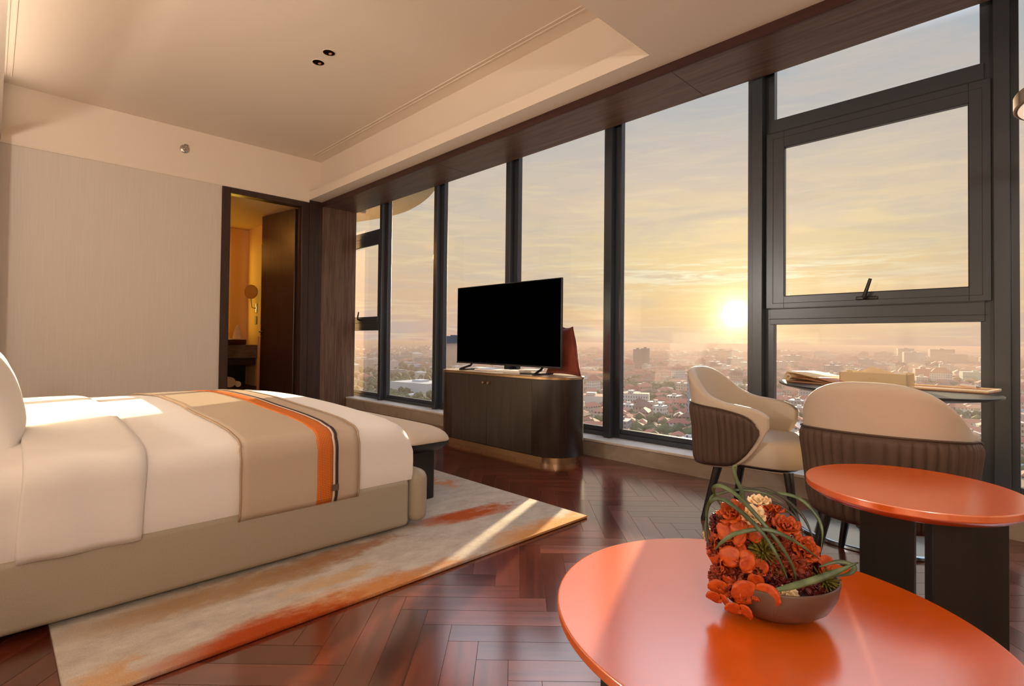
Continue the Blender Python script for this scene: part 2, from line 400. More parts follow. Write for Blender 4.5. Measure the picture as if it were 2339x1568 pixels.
# dark door frame and panel towards the window
fb = bmesh.new()
addbox(fb, XW-.13, XW+.02, -1.812, -1.71, 0, 3.078, .004, 1)
addbox(fb, XW-.13, XW+.02, -.737, -.635, 0, 3.078, .004, 1)
addbox(fb, XW-.13, XW+.02, -1.71, -.737, 3.0, 3.078, .004, 1)
# rebates
addbox(fb, XW-.10, XW-.04, -1.715, -1.69, 0, 3.0); addbox(fb, XW-.10, XW-.04, -.757, -.735, 0, 3.0)
door = bmobj('door_1', fb, M['darkwood_v'], smooth=False); struct(door)
pb = bmesh.new(); addbox(pb, XW-.12, XW+.004, -.627, -.425, 0, ZS)
struct(bmobj('trim_3', pb, M['darkwood_v']))
pb = bmesh.new(); addbox(pb, XW-.12, XW-.01, -.636, -.626, 0, 3.1)
struct(bmobj('trim_4', pb, M['brass']))
# door leaf, swung into the bathroom
lm = Matrix.Translation((XW-.12, -.745, 0)) @ Matrix.Rotation(math.radians(9.0), 4, 'Z')
leaf = bmobj('door_leaf', (lambda b: (addbox(b, -.93, 0, -.045, 0, .01, 2.985, .003, 1, 0, lm), b)[1])(bmesh.new()), M['darkwood_v'], door)
hb = bmesh.new(); addbox(hb, -.90, -.85, -.052, -.044, 1.06, 1.24, .003, 1, 0, lm)
hn = bmobj('handle', hb, M['black'], leaf, smooth=False)
for sgn, y in ((-1, -.045), (1, 0)):
    pts = [(-.875, y, 1.16), (-.875, y+sgn*.05, 1.16), (-.86, y+sgn*.055, 1.16), (-.75, y+sgn*.055, 1.16)]
    tube('handle', [lm @ Vector(p) for p in pts], .009, M['black'], leaf)
tube('lock_knob', [lm @ Vector((-.875, -.045, 1.09)), lm @ Vector((-.875, -.065, 1.09))], .012, M['brass'], leaf)
for zz in (.4, 1.6, 2.6):
    box('hinge', XW-.122, XW-.108, -.76, -.737, zz, zz+.1, M['black'], leaf)

# wood window surround: soffit, fascia, left jamb
sb = bmesh.new()
addbox(sb, XW-.1, XE, -.43, .135, 3.062, 3.119)
o = bmobj('trim_5', sb, M['walnut']); struct(o)
sb = bmesh.new(); addbox(sb, XW, XE, -.437, -.43, 3.045, 3.119, .001, 1)
struct(bmobj('trim_6', sb, mat('fascia_wood', rough=.4, build=wood(srgb(44, 20, 16), srgb(66, 34, 27), 'x'))))
# panel joints in the soffit
sb = bmesh.new()
for x in (-.5, 2.43, 5.4): addbox(sb, x, x+.004, -.43, .135, 3.0612, 3.063)
struct(bmobj('trim_7', sb, M['gasket']))
sb = bmesh.new(); addbox(sb, XW-.12, XW, -.425, .135, 0, 3.064)
struct(bmobj('trim_8', sb, M['walnut_v']))
# sill box: stone front, pale stone top
sb = bmesh.new(); addbox(sb, XW-.1, XE, .004, .30, 0, .135)
struct(bmobj('wall_window', sb, M['stone']))
sb = bmesh.new(); addbox(sb, XW-.1, XE, -.004, .36, .135, .157, .003, 1)
struct(bmobj('trim_9', sb, M['sillw']))
# slabs above and below the glass, outside
sb = bmesh.new(); addbox(sb, -4.1, XE, .30, .42, 3.34, 3.9); addbox(sb, -4.1, XE, .30, .42, -.6, .155)
struct(bmobj('wall_spandrel', sb, M['alu']))

sb = bmesh.new(); addbox(sb, XW-.1, XE, .1402, .149, 3.07, 3.34); addbox(sb, XW-.1, XE, .1402, .30, 3.335, 3.36)  # unseen dark board and lid added to block stray light above the header
struct(bmobj('trim_29', sb, M['gasket']))
# mullions and window bays
S0, SP = .087, 1.36
trim_n = 10
for k in range(-3, 6):
    x = S0+SP*k
    mb = bmesh.new()
    addbox(mb, x, x+.07, .15, .225, .158, 3.34, .002, 1)
    if k == 3:      # wider mullion beside the opening window
        pass
    addbox(mb, x-.002, x+.072, .222, .30, .158, 3.34)
    struct(bmobj('trim_%d' % trim_n, mb, M['alu'])); trim_n += 1
def bay(n, k, opening):
    x0 = S0+SP*k+.07; x1 = S0+SP*(k+1)
    w_ = bpy.data.objects.new('window_%d' % n, None); link(w_); struct(w_); w_.location = ((x0+x1)/2, .24, .157)
    inv = Matrix.Translation(w_.location).inverted()
    def B(name, parts, m, bev=.0015):
        b_ = bmesh.new()
        for p in parts: addbox(b_, *p, bev, 1)
        for v in b_.verts: v.co = inv @ v.co
        return bmobj(name, b_, m, w_)
    f = .062 if k != 3 else .036; zt = 3.34
    parts = [(x0, x0+f, .22, .28, .158, zt), (x1-f, x1, .22, .28, .158, zt), (x0+f, x1-f, .22, .28, .158, .2), (x0+f, x1-f, .232, .28, .2, .241), (x0, x1, .22, .28, 3.24, zt)]
    if opening: parts += [(x0+f-.02, x1-f+.02, .205, .28, 2.632, 2.737), (x0+f-.02, x1-f+.02, .205, .28, 1.196, 1.320)]
    B('frame', parts, M['alu'])
    grooves = [(x0+.001, x1-.001, .2185, .222, .197, .2)]
    if opening: grooves += [(x0+.03, x1-.03, .2035, .206, 2.636, 2.642), (x0+.03, x1-.03, .2035, .206, 1.309, 1.315), (x0+.03, x1-.03, .2035, .206, 1.234, 1.238)]
    B('gasket', grooves, M['gasket'], 0)
    if opening:
        gx0, gx1 = x0+f, x1-f
        sx0, sx1, sz0, sz1 = x0+.012, x1-.012, 1.318, 2.634
        ix0, ix1, iz0, iz1 = x0+.137, x1-.112, 1.403, 2.515
        parts = [(sx0, ix0, .2, .25, sz0, sz1), (ix1, sx1, .2, .25, sz0, sz1), (ix0, ix1, .2, .25, sz0, iz0), (ix0, ix1, .2, .25, iz1, sz1)]
        sash = B('sash', parts, M['alu'])
        a0, a1, c0_, c1_ = x0+.06, x1-.05, 1.352, 2.59
        gp = [(a0, a0+.003, .1985, .2, c0_, c1_), (a1-.003, a1, .1985, .2, c0_, c1_), (a0, a1, .1985, .2, c0_, c0_+.003), (a0, a1, .1985, .2, c1_-.003, c1_)]
        gp += [(ix0, ix0+.004, .198, .204, iz0, iz1), (ix1-.004, ix1, .198, .204, iz0, iz1), (ix0, ix1, .198, .204, iz0, iz0+.004), (ix0, ix1, .198, .204, iz1-.004, iz1)]
        b_ = bmesh.new()
        for p in gp: addbox(b_, *p)
        for v in b_.verts: v.co = inv @ v.co
        bmobj('gasket', b_, M['gasket'], sash)
        hx = (x0+x1)/2+.013
        b_ = bmesh.new(); addbox(b_, hx-.062, hx+.062, .186, .2, 1.352, 1.376, .006, 2)
        for v in b_.verts: v.co = inv @ v.co
        hd = bmobj('handle_plate', b_, M['black'], sash, smooth=True)
        tube('handle', [inv @ Vector(p) for p in ((hx-.008, .188, 1.366), (hx-.004, .155, 1.372), (hx+.004, .15, 1.40), (hx+.030, .152, 1.488))], [.013, .013, .012, .010], M['black'], sash)
        for z0, z1 in ((.2, 1.25), (1.36, 2.56), (2.7, 3.30)): B('pane', [(x0+.03, x1-.03, .246, .25, z0, z1)], M['glass'], 0)
    else:
        B('pane', [(x0+.03, x1-.03, .25, .256, .2, 3.30)], M['glass'], 0)
for i, k in enumerate(range(-3, 5)): bay(i+1, k, k in (-3, 2))
# walls that close the room behind and beside the camera
wb = bmesh.new(); addbox(wb, XE, XE+.12, YB, .4, 0, ZC)
struct(bmobj('wall_right', wb, M['rearwall']))
wb = bmesh.new(); addbox(wb, XW-.12, XE+.12, YB-.12, YB, 0, ZC)
struct(bmobj('wall_rear', wb, M['rearwall']))
# bed head niche: its return wall at the end of the left wall
wb = bmesh.new(); addbox(wb, XW-.12, -3.0, -4.6, -3.975, 0, ZC); struct(bmobj('wall_back', wb, M['darkwood_v']))
wb = bmesh.new(); addbox(wb, XW, -3.0, YB, -4.6, 0, ZS); struct(bmobj('wall_niche', wb, M['wallpaper']))

# bathroom seen through the doorway
bb = bmesh.new()
addbox(bb, -5.9, -5.74, -4.0, -.5, 0, 3.0); addbox(bb, -5.9, XW-.12, -.686, -.55, 0, 3.0); addbox(bb, -5.9, XW-.12, -4.1, -4.0, 0, 3.0)
struct(bmobj('wall_bathroom', bb, M['bathwall']))
bb = bmesh.new(); addbox(bb, -5.9, XW-.12, -4.1, -.5, 3.0, 3.1); struct(bmobj('ceiling_bathroom', bb, M['bathwall']))
bb = bmesh.new(); addbox(bb, -5.9, XW-.12, -4.1, -.5, -.05, 0); struct(bmobj('floor_bathroom', bb, M['bathstone']))
# facade edge curving away outside, above the left panes
pts = [(-7.5, .75), (-6.3, .95), (-5.5, 1.15), (-4.6, 1.36), (-3.95, 1.40), (-3.4, 1.31), (-2.86, 1.15), (-2.42, .97), (-1.8, .66), (-1.3, .43)]
pl = catmull([(x, y, 0) for x, y in pts], 6)
top_ = [(p.x, p.y, 3.52) for p in pl]+[(-1.3, .42, 3.52), (-7.5, .42, 3.52)]; bot = [(p.x, p.y, 3.40) for p in pl]+[(-1.3, .42, 3.40), (-7.5, .42, 3.40)]
struct(loft('trim_30', [bot, top_], mat('facade_panel', srgb(206, 190, 156), .6), smooth=False))
#PART3
# ================================================================== LAMPS
def point(name, loc, e, c, r=.08, parent=None):
    l = bpy.data.lights.new(name, 'POINT'); l.energy = e; l.color = c; l.shadow_soft_size = r
    o = bpy.data.objects.new(name, l); o.location = loc; link(o, parent); return o
def area(name, loc, e, c, sx, sy, rot=(0, 0, 0), parent=None):
    l = bpy.data.lights.new(name, 'AREA'); l.energy = e; l.color = c; l.shape = 'RECTANGLE'; l.size = sx; l.size_y = sy
    o = bpy.data.objects.new(name, l); o.location = loc; o.rotation_euler = rot; link(o, parent); return o
# two recessed downlights in the tray
def downlight(x, y, label, group=None):
    t = empty('downlight', (x, y, ZC), 0, label, 'ceiling light', group)
    # the housing sits in a hole-less ceiling, so it is a shallow cup below it
    R = [ring(0, 0, r, r, z_, 32) for r, z_ in ((.058, 0), (.058, -.003), (.0535, -.0035))]
    loft('trim_ring', R, M['plaster'], t, caps=False)
    R = [ring(0, 0, r, r, z_, 32) for r, z_ in ((.0535, -.0035), (.049, -.001))]
    loft('reflector', R, mat('bronze_reflector', srgb(44, 16, 10), .25, .8), t)
    R = [ring(-.008, .016, r, r*.7, z_, 24) for r, z_ in ((.018, -.006), (.021, -.001))]
    loft('lamp', R, mat('warm_lamp', srgb(210, 140, 110), .4), t)
    return t
downlight(-.30, -1.775, 'right one of two small recessed ceiling downlights with dark reflectors', 'recessed downlights in the ceiling')
downlight(-.54, -1.768, 'left one of two small recessed ceiling downlights with dark reflectors', 'recessed downlights in the ceiling')
# sprinkler on the left wall
t = empty('sprinkler', (XW, -2.252, 3.455), 0, 'small chrome sprinkler head on the white band above the beige wall', 'sprinkler')
t.rotation_euler = (0, PI/2, 0)
loft('escutcheon', [ring(0, 0, r, r, z_, 32) for r, z_ in ((.055, 0), (.052, .008), (.036, .014), (.03, .02))], M['steel'], t)
tube('nozzle', [(0, 0, .018), (0, 0, .05)], .014, M['steel'], t)
box('deflector', -.034, -.030, -.022, .022, .05, .10, M['steel'], t, .001, 1)
tube('arm', [(-.012, 0, .04), (-.026, 0, .055), (-.032, 0, .07)], .004, M['steel'], t)

# pendant with a brass ring at the right edge of the view
t = empty('pendant_lamp', (4.566, -1.02, 1.995), 0, 'round brass pendant lamp with white diffuser hanging at the right window edge', 'pendant lamp')
loft('lamp_shade', [ring(0, 0, r, r, z_, 80) for r, z_ in ((.268, 0), (.275, .003), (.275, .052), (.268, .055), (.05, .06))], M['brass'], t)
loft('diffuser', [ring(0, 0, r, r, z_, 64) for r, z_ in ((.262, -.002), (.262, .004))], M['glow'], t)
tube('cord', [(0, 0, .05), (0, 0, 1.10)], .004, M['black'], t)
loft('canopy', [ring(0, 0, r, r, z_, 40) for r, z_ in ((.05, 1.08), (.05, 1.10))], M['brass'], t)
point('pendant_bulb', (0, 0, -.12), 5, (1, .80, .58), .1, t)
# added lamps out of view that fill the room with light
def fill_lamp(x, y, h, label, e, c, rr=.2):
    t = empty('fill_lamp', (x, y, 0), 0, label, 'added fill lamp')
    loft('base', [ring(0, 0, r, r, z_, 40) for r, z_ in ((.15, 0), (.15, .02), (.03, .03))], M['brass'], t)
    tube('pole', [(0, 0, .02), (0, 0, h)], .012, M['brass'], t)
    loft('lamp_shade', [ring(0, 0, rr, rr, h-.02, 40), ring(0, 0, rr*.85, rr*.85, h+.26, 40)], mat('lamp_shade_linen', (.9, .8, .66), .8), t, caps=False)
    point('fill_lamp_bulb', (0, 0, h+.32), e, c, .15, t)
#fill_lamp(-2.55, -4.35, 1.2, 'brass floor lamp with linen shade in the niche beyond the bed', 7, (1, .66, .40))
fill_lamp(5.9, -5.2, 1.6, 'tall brass fill lamp with linen shade, added behind the camera', 270, (1, .86, .74), .26)
fill_lamp(1.0, -5.6, 1.6, 'tall brass fill lamp with linen shade, added at the rear wall', 250, (1, .86, .74), .26)

# unseen fill strip added in the bed head cove to brighten the tray
t = empty('cove_fill', (-.47, -4.085, ZS+.02), 0, 'added fill strip hidden in the ceiling cove over the bed head', 'added fill light')
box('channel', -2.7, 2.7, -.03, .03, -.004, .012, M['white'], t)
area('cove_fill_strip', (0, -.03, .016), 21, (1, .86, .70), 5.3, .05, (PI, 0, 0), t)
# ================================================================== BATHROOM THINGS
t = empty('vanity', (-5.45, -1.2, 0), 0, 'stone vanity with open dark shelf below, seen through the doorway', 'vanity')
box('countertop', -.29, .30, -2.2, .50, .72, .945, M['bathstone'], t, .004, 1)
box('side_panel', .22, .32, .50, .66, 0, 1.09, M['bathwall'], t)
box('shelf', -.29, .28, -2.2, .50, .20, .235, M['darkwood_x'], t)
box('back_panel', -.29, -.27, -2.2, .50, 0, .72, M['black'], t)
box('drawer', -.22, .24, -2.2, .49, .60, .719, M['darkwood_x'], t)
t = empty('basin', (-5.28, -1.10, .945), 0, 'dark red rectangular tray basin on the stone vanity', 'basin')
loft('bowl', [ring(0, 0, a, b_, z_, 48, 0, 5) for a, b_, z_ in ((.14, .22, 0), (.15, .235, .03), (.15, .24, .085), (.14, .23, .09), (.12, .21, .06))], M['basin'], t)
box('mat', -.13, .13, -.21, .19, .086, .104, M['towel'], t, .006, 2)
def napkin(x, y, lab):
    t = loft('folded_towel', [ring(x+dx, y, a, b_, z_, 20, .3) for a, b_, z_, dx in ((.05, .075, 1.050, 0), (.055, .07, 1.09, 0), (.045, .06, 1.15, 0), (.03, .045, 1.21, .005), (.02, .028, 1.25, .01), (.006, .01, 1.285, .01))], M['towel'])
    tag(t, lab, 'towel', 'upright folded towels on the basin')
napkin(-5.26, -.995, 'upright folded white towel nearer the bathroom mirror'); napkin(-5.28, -1.18, 'upright folded white towel beside the door frame edge')
for yy, zz, r, lab in ((-1.12, .40, .085, 'larger rolled white towel on the vanity shelf'), (-.995, .345, .048, 'smaller rolled white towel at the right on the vanity shelf')):
    zz = .235+r+.002
    yy2 = yy
    o = tube('rolled_towel', [(-5.5, yy2, zz), (-5.16, yy2, zz)], r, M['towel'], n=28); tag(o, lab, 'towel', 'rolled towels under the vanity')
t = empty('shaving_mirror', (-5.27, -.69, 1.60), 0, 'round chrome shaving mirror on a folding arm on the bathroom wall', 'mirror')
mm = Matrix.Translation((.10, -.12, .25)) @ Matrix.Rotation(math.radians(38), 4, 'Z') @ Matrix.Rotation(math.radians(90), 4, 'X')
loft('rim', [[mm @ Vector(p) for p in ring(0, 0, r, r, z_, 48)] for r, z_ in ((.10, -.006), (.118, -.008), (.122, 0), (.118, .008), (.10, .006))], M['steel'], t)
loft('mirror_glass', [[mm @ Vector(p) for p in ring(0, 0, .108, .108, z_, 48)] for z_ in (-.009, .009)], M['mirror'], t)
tube('arm', [(0, -.01, -.02), (0, -.05, -.02), (.06, -.10, 0), (.10, -.12, .10), (.10, -.12, .14)], .009, M['steel'], t)
box('wall_plate', -.03, .03, -.012, .003, -.10, .06, M['steel'], t, .008, 2)
o = box('wall_switch', -5.31, -5.23, -.698, -.685, 1.30, 1.44, M['darkwood_v'], None, .003, 1); tag(o, 'dark rectangular switch plate under the shaving mirror', 'switch')
o = box('wall_mirror', -5.735, -5.72, -3.0, -1.02, 1.08, 2.75, M['mirror'], None); tag(o, 'tall backlit bathroom mirror above the vanity', 'mirror')
o = box('backlight', -5.739, -5.733, -1.015, -1.0, 1.05, 2.78, M['bathglow'], None); tag(o, 'thin amber light strip beside the bathroom mirror', 'light strip')
o = box('wall_panel', -5.05, -4.2, -.70, -.685, 1.29, 2.66, mat('bath_panel', srgb(150, 108, 76), .5), None); tag(o, 'brown rectangular panel on the bathroom side wall', 'panel')
point('bathroom_bulb', (-4.6, -2.2, 2.8), 22, (1, .42, .08), .12)
area('mirror_strip_led', (-5.70, -.94, 1.9), 4, (1, .62, .06), 1.6, .03, (0, PI/2*1.0, PI))
#PART4
# ================================================================== BED
BX0, BX1, BYF = -.60, 1.93, -2.30
BXC, BHW = (BX0+BX1)/2, (BX1-BX0)/2
bed = empty('bed', (BXC, -3.4, 0), 0, 'wide low bed with white linen and taupe leather base', 'bed')
def inb(V): return [(p[0]-BXC, p[1]+3.4, p[2]) for p in V]
def btop(x, y):
    u = (x-BXC)/BHW; v = max(0, (y+2.75)/.45)
    return .600+.062*(1-u*u)*(1-.35*v*v)
def section(d, y, zb, n=16, r=.105):
    """outline of the made bed across x at y, offset outwards by d; bottom height zb"""
    fe = max(0.0, y-(BYF-r)); drop = r-math.sqrt(max(r*r-fe*fe, 0)) if fe > 0 else 0
    P = []; xs = BX1+d
    P.append((xs-.012, zb)); P.append((xs-.002, zb+.03)); P.append((xs+.002, zb+.10)); P.append((xs, .44))
    for i in range(n//2+1):
        a = i/(n//2)*PI/2; P.append((xs-r-d*.0+(r)*math.cos(a), .600-r+d+r*math.sin(a)*1.0))
    m_ = 28
    for i in range(1, m_):
        x = (xs-r)+(BX0-d+r-(xs-r))*i/m_; P.append((x, btop(x, y)-.0+d))
    Q = [(2*BXC-x, z_) for x, z_ in P[:4+n//2+1]][::-1]
    P += Q
    out = []
    for x, z_ in P:
        zz = z_
        if z_ > .44: zz = z_-drop*min(1, (z_-.44)/.1)
        out.append((x, y, zz))
    return out
def blend_top(P):
    # ease the rounded shoulder into the crown
    out = []
    for x, y, z_ in P:
        u = min(abs(x-(BX1)), abs(x-BX0))
        out.append((x, y, z_))
    return out
def drape(name, ys, d, zb, m, parent, thick=.012, wob=0, close=False):
    rings = []
    for i, y in enumerate(ys):
        P = section(d, y, zb)
        rings.append(inb([(p[0]+wob*math.sin(y*9+p[2]*5), p[1], p[2]) for p in P]))
    o = loft(name, rings, m, parent, caps=close, closed=close)
    if thick:
        md = o.modifiers.new('thick', 'SOLIDIFY'); md.thickness = thick; md.offset = 1 if thick < 0 else -1
    return o
# duvet: main block, with its foot end rounded over
ys = [-4.5+i*(2.2-.105)/24 for i in range(25)]
ys = [y for y in ys]+[BYF-.105+.105*math.sin(a*PI/2/8) for a in range(1, 9)]
duv = drape('duvet', ys, 0, .283, M['linen'], bed, 0, 0, close=True)
# turned back band
bys = [-3.885+.012*0, -3.882]+[-3.875+i*.035 for i in range(10)]+[-3.532, -3.527]
rings = []
for i, y in enumerate(bys):
    d = .022 if 0 < i < len(bys)-1 else .004
    if i in (1, len(bys)-2): d = .017
    rings.append(inb([(p[0]+.006*math.sin(y*30+p[2]*4), p[1]-(.012*math.sin(p[2]*6)), p[2]) for p in section(d, y, .272)]))
loft('folded_sheet', rings, M['linen'], bed, caps=False, closed=False).modifiers.new('thick', 'SOLIDIFY').thickness = .010
# side seam edge: thin rolled hem at the foot side of the band
# bed base: upholstered side rails, foot bolster
for xa, xb in ((BX1-.10, BX1), (BX0, BX0+.10)):
    bb_ = bmesh.new(); addbox(bb_, xa-BXC, xb-BXC, -1.2, 3.4-2.315, .035, .292, .028, 4)
    bmobj('side_rail', bb_, M['leather'], bed, smooth=True)
bb_ = bmesh.new(); addbox(bb_, BX0+.1-BXC, BX1-.1-BXC, -1.2, 3.4-2.33, .03, .28)
bmobj('platform', bb_, M['black'], bed)
bb_ = bmesh.new(); addbox(bb_, BX0-BXC-.01, BX1-BXC+.012, 3.4-2.305, 3.4-2.185, .035, .330, .058, 6)
bmobj('foot_bolster', bb_, M['leather'], bed, smooth=True)
for xx in (BX1-.25, BX0+.25):
    for yy in (-4.3, -2.5): bb_ = box('foot', xx-BXC-.04, xx-BXC+.04, yy+3.4-.04, yy+3.4+.04, .016, .035, M['black'], bed)
box('headboard', BX0-BXC, BX1-BXC, -1.26, -1.16, .02, 1.25, M['leather'], bed, .04, 4)

# runner: a separate cloth lying across the bed
run = empty('bed_runner', (BXC, -3.4, 0), 0, 'taupe bed runner with woven orange stripe draped across the white bed', 'bed runner')
def strip(name, y0, y1, d, m, zb, n=6, wob=.004):
    rings = []
    for i in range(n+1):
        y = y0+(y1-y0)*i/n
        P = section(d, y, zb)
        rings.append(inb([(p[0], p[1]+.012*math.sin(p[0]*3.1+1.1)*(1 if p[2] > .58 else .3)+wob*math.sin(p[0]*9), p[2]) for p in P]))
    o = loft(name, rings, m, run, caps=False, closed=False)
    md = o.modifiers.new('thick', 'SOLIDIFY'); md.thickness = .006; md.offset = -1
    return o
strip('cloth', -3.188, -2.628, .012, M['runner'], .256, 16)
strip('orange_band', -2.846, -2.768, .0145, M['orange_weave'], .258, 4)
strip('white_cord', -2.768, -2.757, .0155, M['whiteband'], .258, 2)
strip('dark_band', -2.757, -2.743, .0165, M['darkband'], .258, 2)
for y0, y1 in ((-3.191, -3.184), (-2.632, -2.625)): strip('hem', y0, y1, .0145, mat('runner_hem', srgb(178, 152, 124), .5), .256, 1)
box('care_label', BX1-BXC+.012, BX1-BXC+.022, -2.775+3.4, -2.742+3.4, .315, .345, mat('label_cloth', srgb(96, 80, 72), .7), run)

# pillows
def pillow(name, c, w_, h, th, tilt, rz, m, label, cat='pillow', group=None, pw=2.6, pipe=None, taper=0.0):
    root = None
    n = 28; V = []; F = []
    for side in (1, -1):
        for i in range(n+1):
            for j in range(n+1):
                u = -1+2*i/n; v = -1+2*j/n
                e = 1-.07*(1-abs(v)**2)*(abs(u)**3); e2 = 1-.07*(1-abs(u)**2)*(abs(v)**3)
                f = max(0, (1-abs(u)**pw)*(1-abs(v)**pw))**.52
                f *= 1+.05*math.sin(u*5+v*3)+.03*math.sin(u*11-v*7)*abs(v)
                V.append((u*w_/2*e*(1-taper*(v+1)/2), side*th/2*f, v*h/2*e2))
    k = n+1; o2 = k*k
    for i in range(n):
        for j in range(n):
            a = i*k+j; F.append((a, a+1, a+k+1, a+k)); F.append((o2+a, o2+a+k, o2+a+k+1, o2+a+1))
    o = meshobj(name, V, F, m, None, True)
    bm = bmesh.new(); bm.from_mesh(o.data); bmesh.ops.remove_doubles(bm, verts=bm.verts, dist=1e-5); bmesh.ops.recalc_face_normals(bm, faces=bm.faces); bm.to_mesh(o.data); bm.free()
    o.matrix_world = Matrix.Translation(c) @ Matrix.Rotation(rz, 4, 'Z') @ Matrix.Rotation(tilt, 4, 'X')
    tag(o, label, cat, group)
    if pipe:
        pts = []
        for t_ in range(97):
            a = t_/96*4; s_ = int(a) % 4; f = a-int(a)
            u, v = {0: (-1+2*f, -1), 1: (1, -1+2*f), 2: (1-2*f, 1), 3: (-1, 1-2*f)}[s_]
            e = 1-.07*(1-abs(v)**2)*(abs(u)**3); e2 = 1-.07*(1-abs(u)**2)*(abs(v)**3)
            pts.append((u*w_/2*e*(1-taper*(v+1)/2), 0, v*h/2*e2))
        tube('piping', pts, .005, pipe, o)
    return o
pillow('pillow', (1.22, -3.985, .80), .88, .50, .22, .28, 0, M['linen'], 'front white pillow propped upright at the head of the bed', 'pillow', 'white pillows at the bed head')
pillow('pillow', (1.20, -4.17, .86), .90, .56, .27, .30, 0, M['linen'], 'white pillow standing behind the front pillow on the bed', 'pillow', 'white pillows at the bed head')
pillow('pillow', (.12, -4.02, .82), .88, .50, .22, .28, 0, M['linen'], 'white pillow on the far side of the bed head', 'pillow', 'white pillows at the bed head')

# ================================================================== RUG
def rugmat(t, b):
    o = objc(t); nz = t.noise(t.mapping(o, (3.2, 1.4, 1)), 1.6, 7, .7)
    ny = t.noise(t.mapping(o, (6, 3.4, 1), (4, 2, 0)), 1.8, 7, .72)
    s_ = t.new('ShaderNodeSeparateXYZ'); t.link(o, s_.inputs[0])
    X = t.math('ADD', s_.outputs[0], t.math('MULTIPLY', t.math('SUBTRACT', nz, .5), .22)); Y = t.math('ADD', s_.outputs[1], t.math('MULTIPLY', t.math('SUBTRACT', ny, .5), .5))
    c = t.mix(t.ramp(ny, [(.35, 0.), (.65, 1.)]), srgb(180, 170, 160), srgb(206, 198, 188))
    def blob(c, cx, cy, ax, ay, cl, strength=.95, soft=1.3, tilt=0):
        xx = t.math('SUBTRACT', X, t.math('ADD', cx, t.math('MULTIPLY', t.math('SUBTRACT', Y, cy), tilt)))
        d = t.math('ADD', t.math('POWER', t.math('DIVIDE', xx, ax), 2.0), t.math('POWER', t.math('DIVIDE', t.math('SUBTRACT', Y, cy), ay), 2.0))
        f = t.ramp(t.math('ADD', d, t.math('MULTIPLY', t.math('SUBTRACT', ny, .5), .8)), [(.15, strength), (soft+.25, 0.)])
        return t.mix(f, c, cl)
    c = blob(c, 2.02, -3.25, .13, .60, srgb(160, 120, 72), .75)
    c = blob(c, 1.98, -2.75, .10, .38, srgb(156, 104, 58), .75)
    c = blob(c, 2.43, -1.75, .13, .50, srgb(204, 138, 60), .8)
    c = blob(c, 2.44, -2.95, .14, .70, srgb(196, 124, 50), .85)
    c = blob(c, 2.44, -3.25, .12, .42, srgb(162, 66, 24), .95)
    c = blob(c, 2.22, -2.9, .07, .28, srgb(206, 160, 92), .5)
    c = blob(c, 1.95, -1.93, .10, .38, srgb(176, 84, 36), .97, .9, .11)
    c = blob(c, 1.28, -1.62, .22, .07, srgb(212, 140, 84), .75)
    c = blob(c, .2, -1.9, .5, .2, srgb(206, 140, 80), .7)
    c = blob(c, 2.40, -3.70, .10, .12, srgb(206, 150, 84), .6)
    fine = t.noise(t.mapping(o, (200, 200, 1)), 1, 2, .7)
    hsv = t.new('ShaderNodeHueSaturation'); t.link(c, hsv.inputs['Color']); t.link(t.math('ADD', t.math('MULTIPLY', fine, .5), .74), hsv.inputs['Value'])
    t.link(hsv.outputs[0], b.inputs['Base Color'])
    bump(t, b, t.math('ADD', fine, t.math('MULTIPLY', t.noise(t.mapping(o, (14, 14, 1)), 1, 4, .6), 1.2)), .6, .008)
rm = mat('rug_pile', rough=.95, spec=.05, build=rugmat)
rb = bmesh.new(); addbox(rb, -1.07, 2.455, -3.80, -1.412, .001, .017, .006, 2)
rug = bmobj('rug', rb, rm, smooth=True); tag(rug, 'cream rug with burnt orange brushstroke pattern under the bed', 'rug')

# ================================================================== BENCH at the bed foot
bn = empty('bench', (.69, -1.965, .017), 0, 'upholstered bench with dark boat shaped seat shell at the bed foot', 'bench')
HL = .955; HWY = .185
def brow(hl, hw, z_): return ring(0, 0, hl, hw, z_, 72, 0, 9)
loft('cushion', [brow(HL-.004, HWY-.004, .382), brow(HL-.002, HWY, .390), brow(HL-.008, HWY-.004, .408), brow(HL-.028, HWY-.014, .430), brow(HL-.065, HWY-.030, .448), brow(HL-.12, HWY-.050, .461), brow(HL-.20, HWY-.078, .469), brow(HL-.34, HWY-.11, .474), brow(HL-.55, HWY-.15, .476)], M['cream'], bn)
loft('seat_shell', [brow(HL-.30, .10, .278), brow(HL-.13, .14, .292), brow(HL-.06, .165, .325), brow(HL-.01, HWY-.004, .362), brow(HL, HWY, .381)], M['black'], bn)
for s_ in (1, -1):
    loft('leg', [ring(s_*(HL-.155), .0, .055, .105, z_, 40, 0, 6) for z_ in (0, .01, .31)], M['black'], bn)

# ================================================================== CONSOLE, TV AND WHAT STANDS ON IT
con = empty('tv_console', (.665, -.35, 0), 0, 'dark oak stadium shaped cabinet with brass top and plinth', 'cabinet')
def stad(hx, r, z_, n=24):
    out = []
    for i in range(n+1): a = -PI/2+PI*i/n; out.append((hx+r*math.cos(a), r*math.sin(a), z_))
    for i in range(n+1): a = PI/2+PI*i/n; out.append((-hx+r*math.cos(a), r*math.sin(a), z_))
    return out
HX = .615
loft('plinth', [stad(HX, .215, 0), stad(HX, .215, .062)], M['brass'], con)
loft('body', [stad(HX, .247, .060), stad(HX, .250, .064), stad(HX, .250, .722)], M['console'], con)
loft('top', [stad(HX, .252, .722), stad(HX, .256, .725), stad(HX, .256, .744), stad(HX, .252, .748)], M['brass'], con)
loft('top_inlay', [stad(HX, .243, .7475), stad(HX, .243, .7495)], mat('console_top_stone', srgb(196, 180, 160), .18), con)
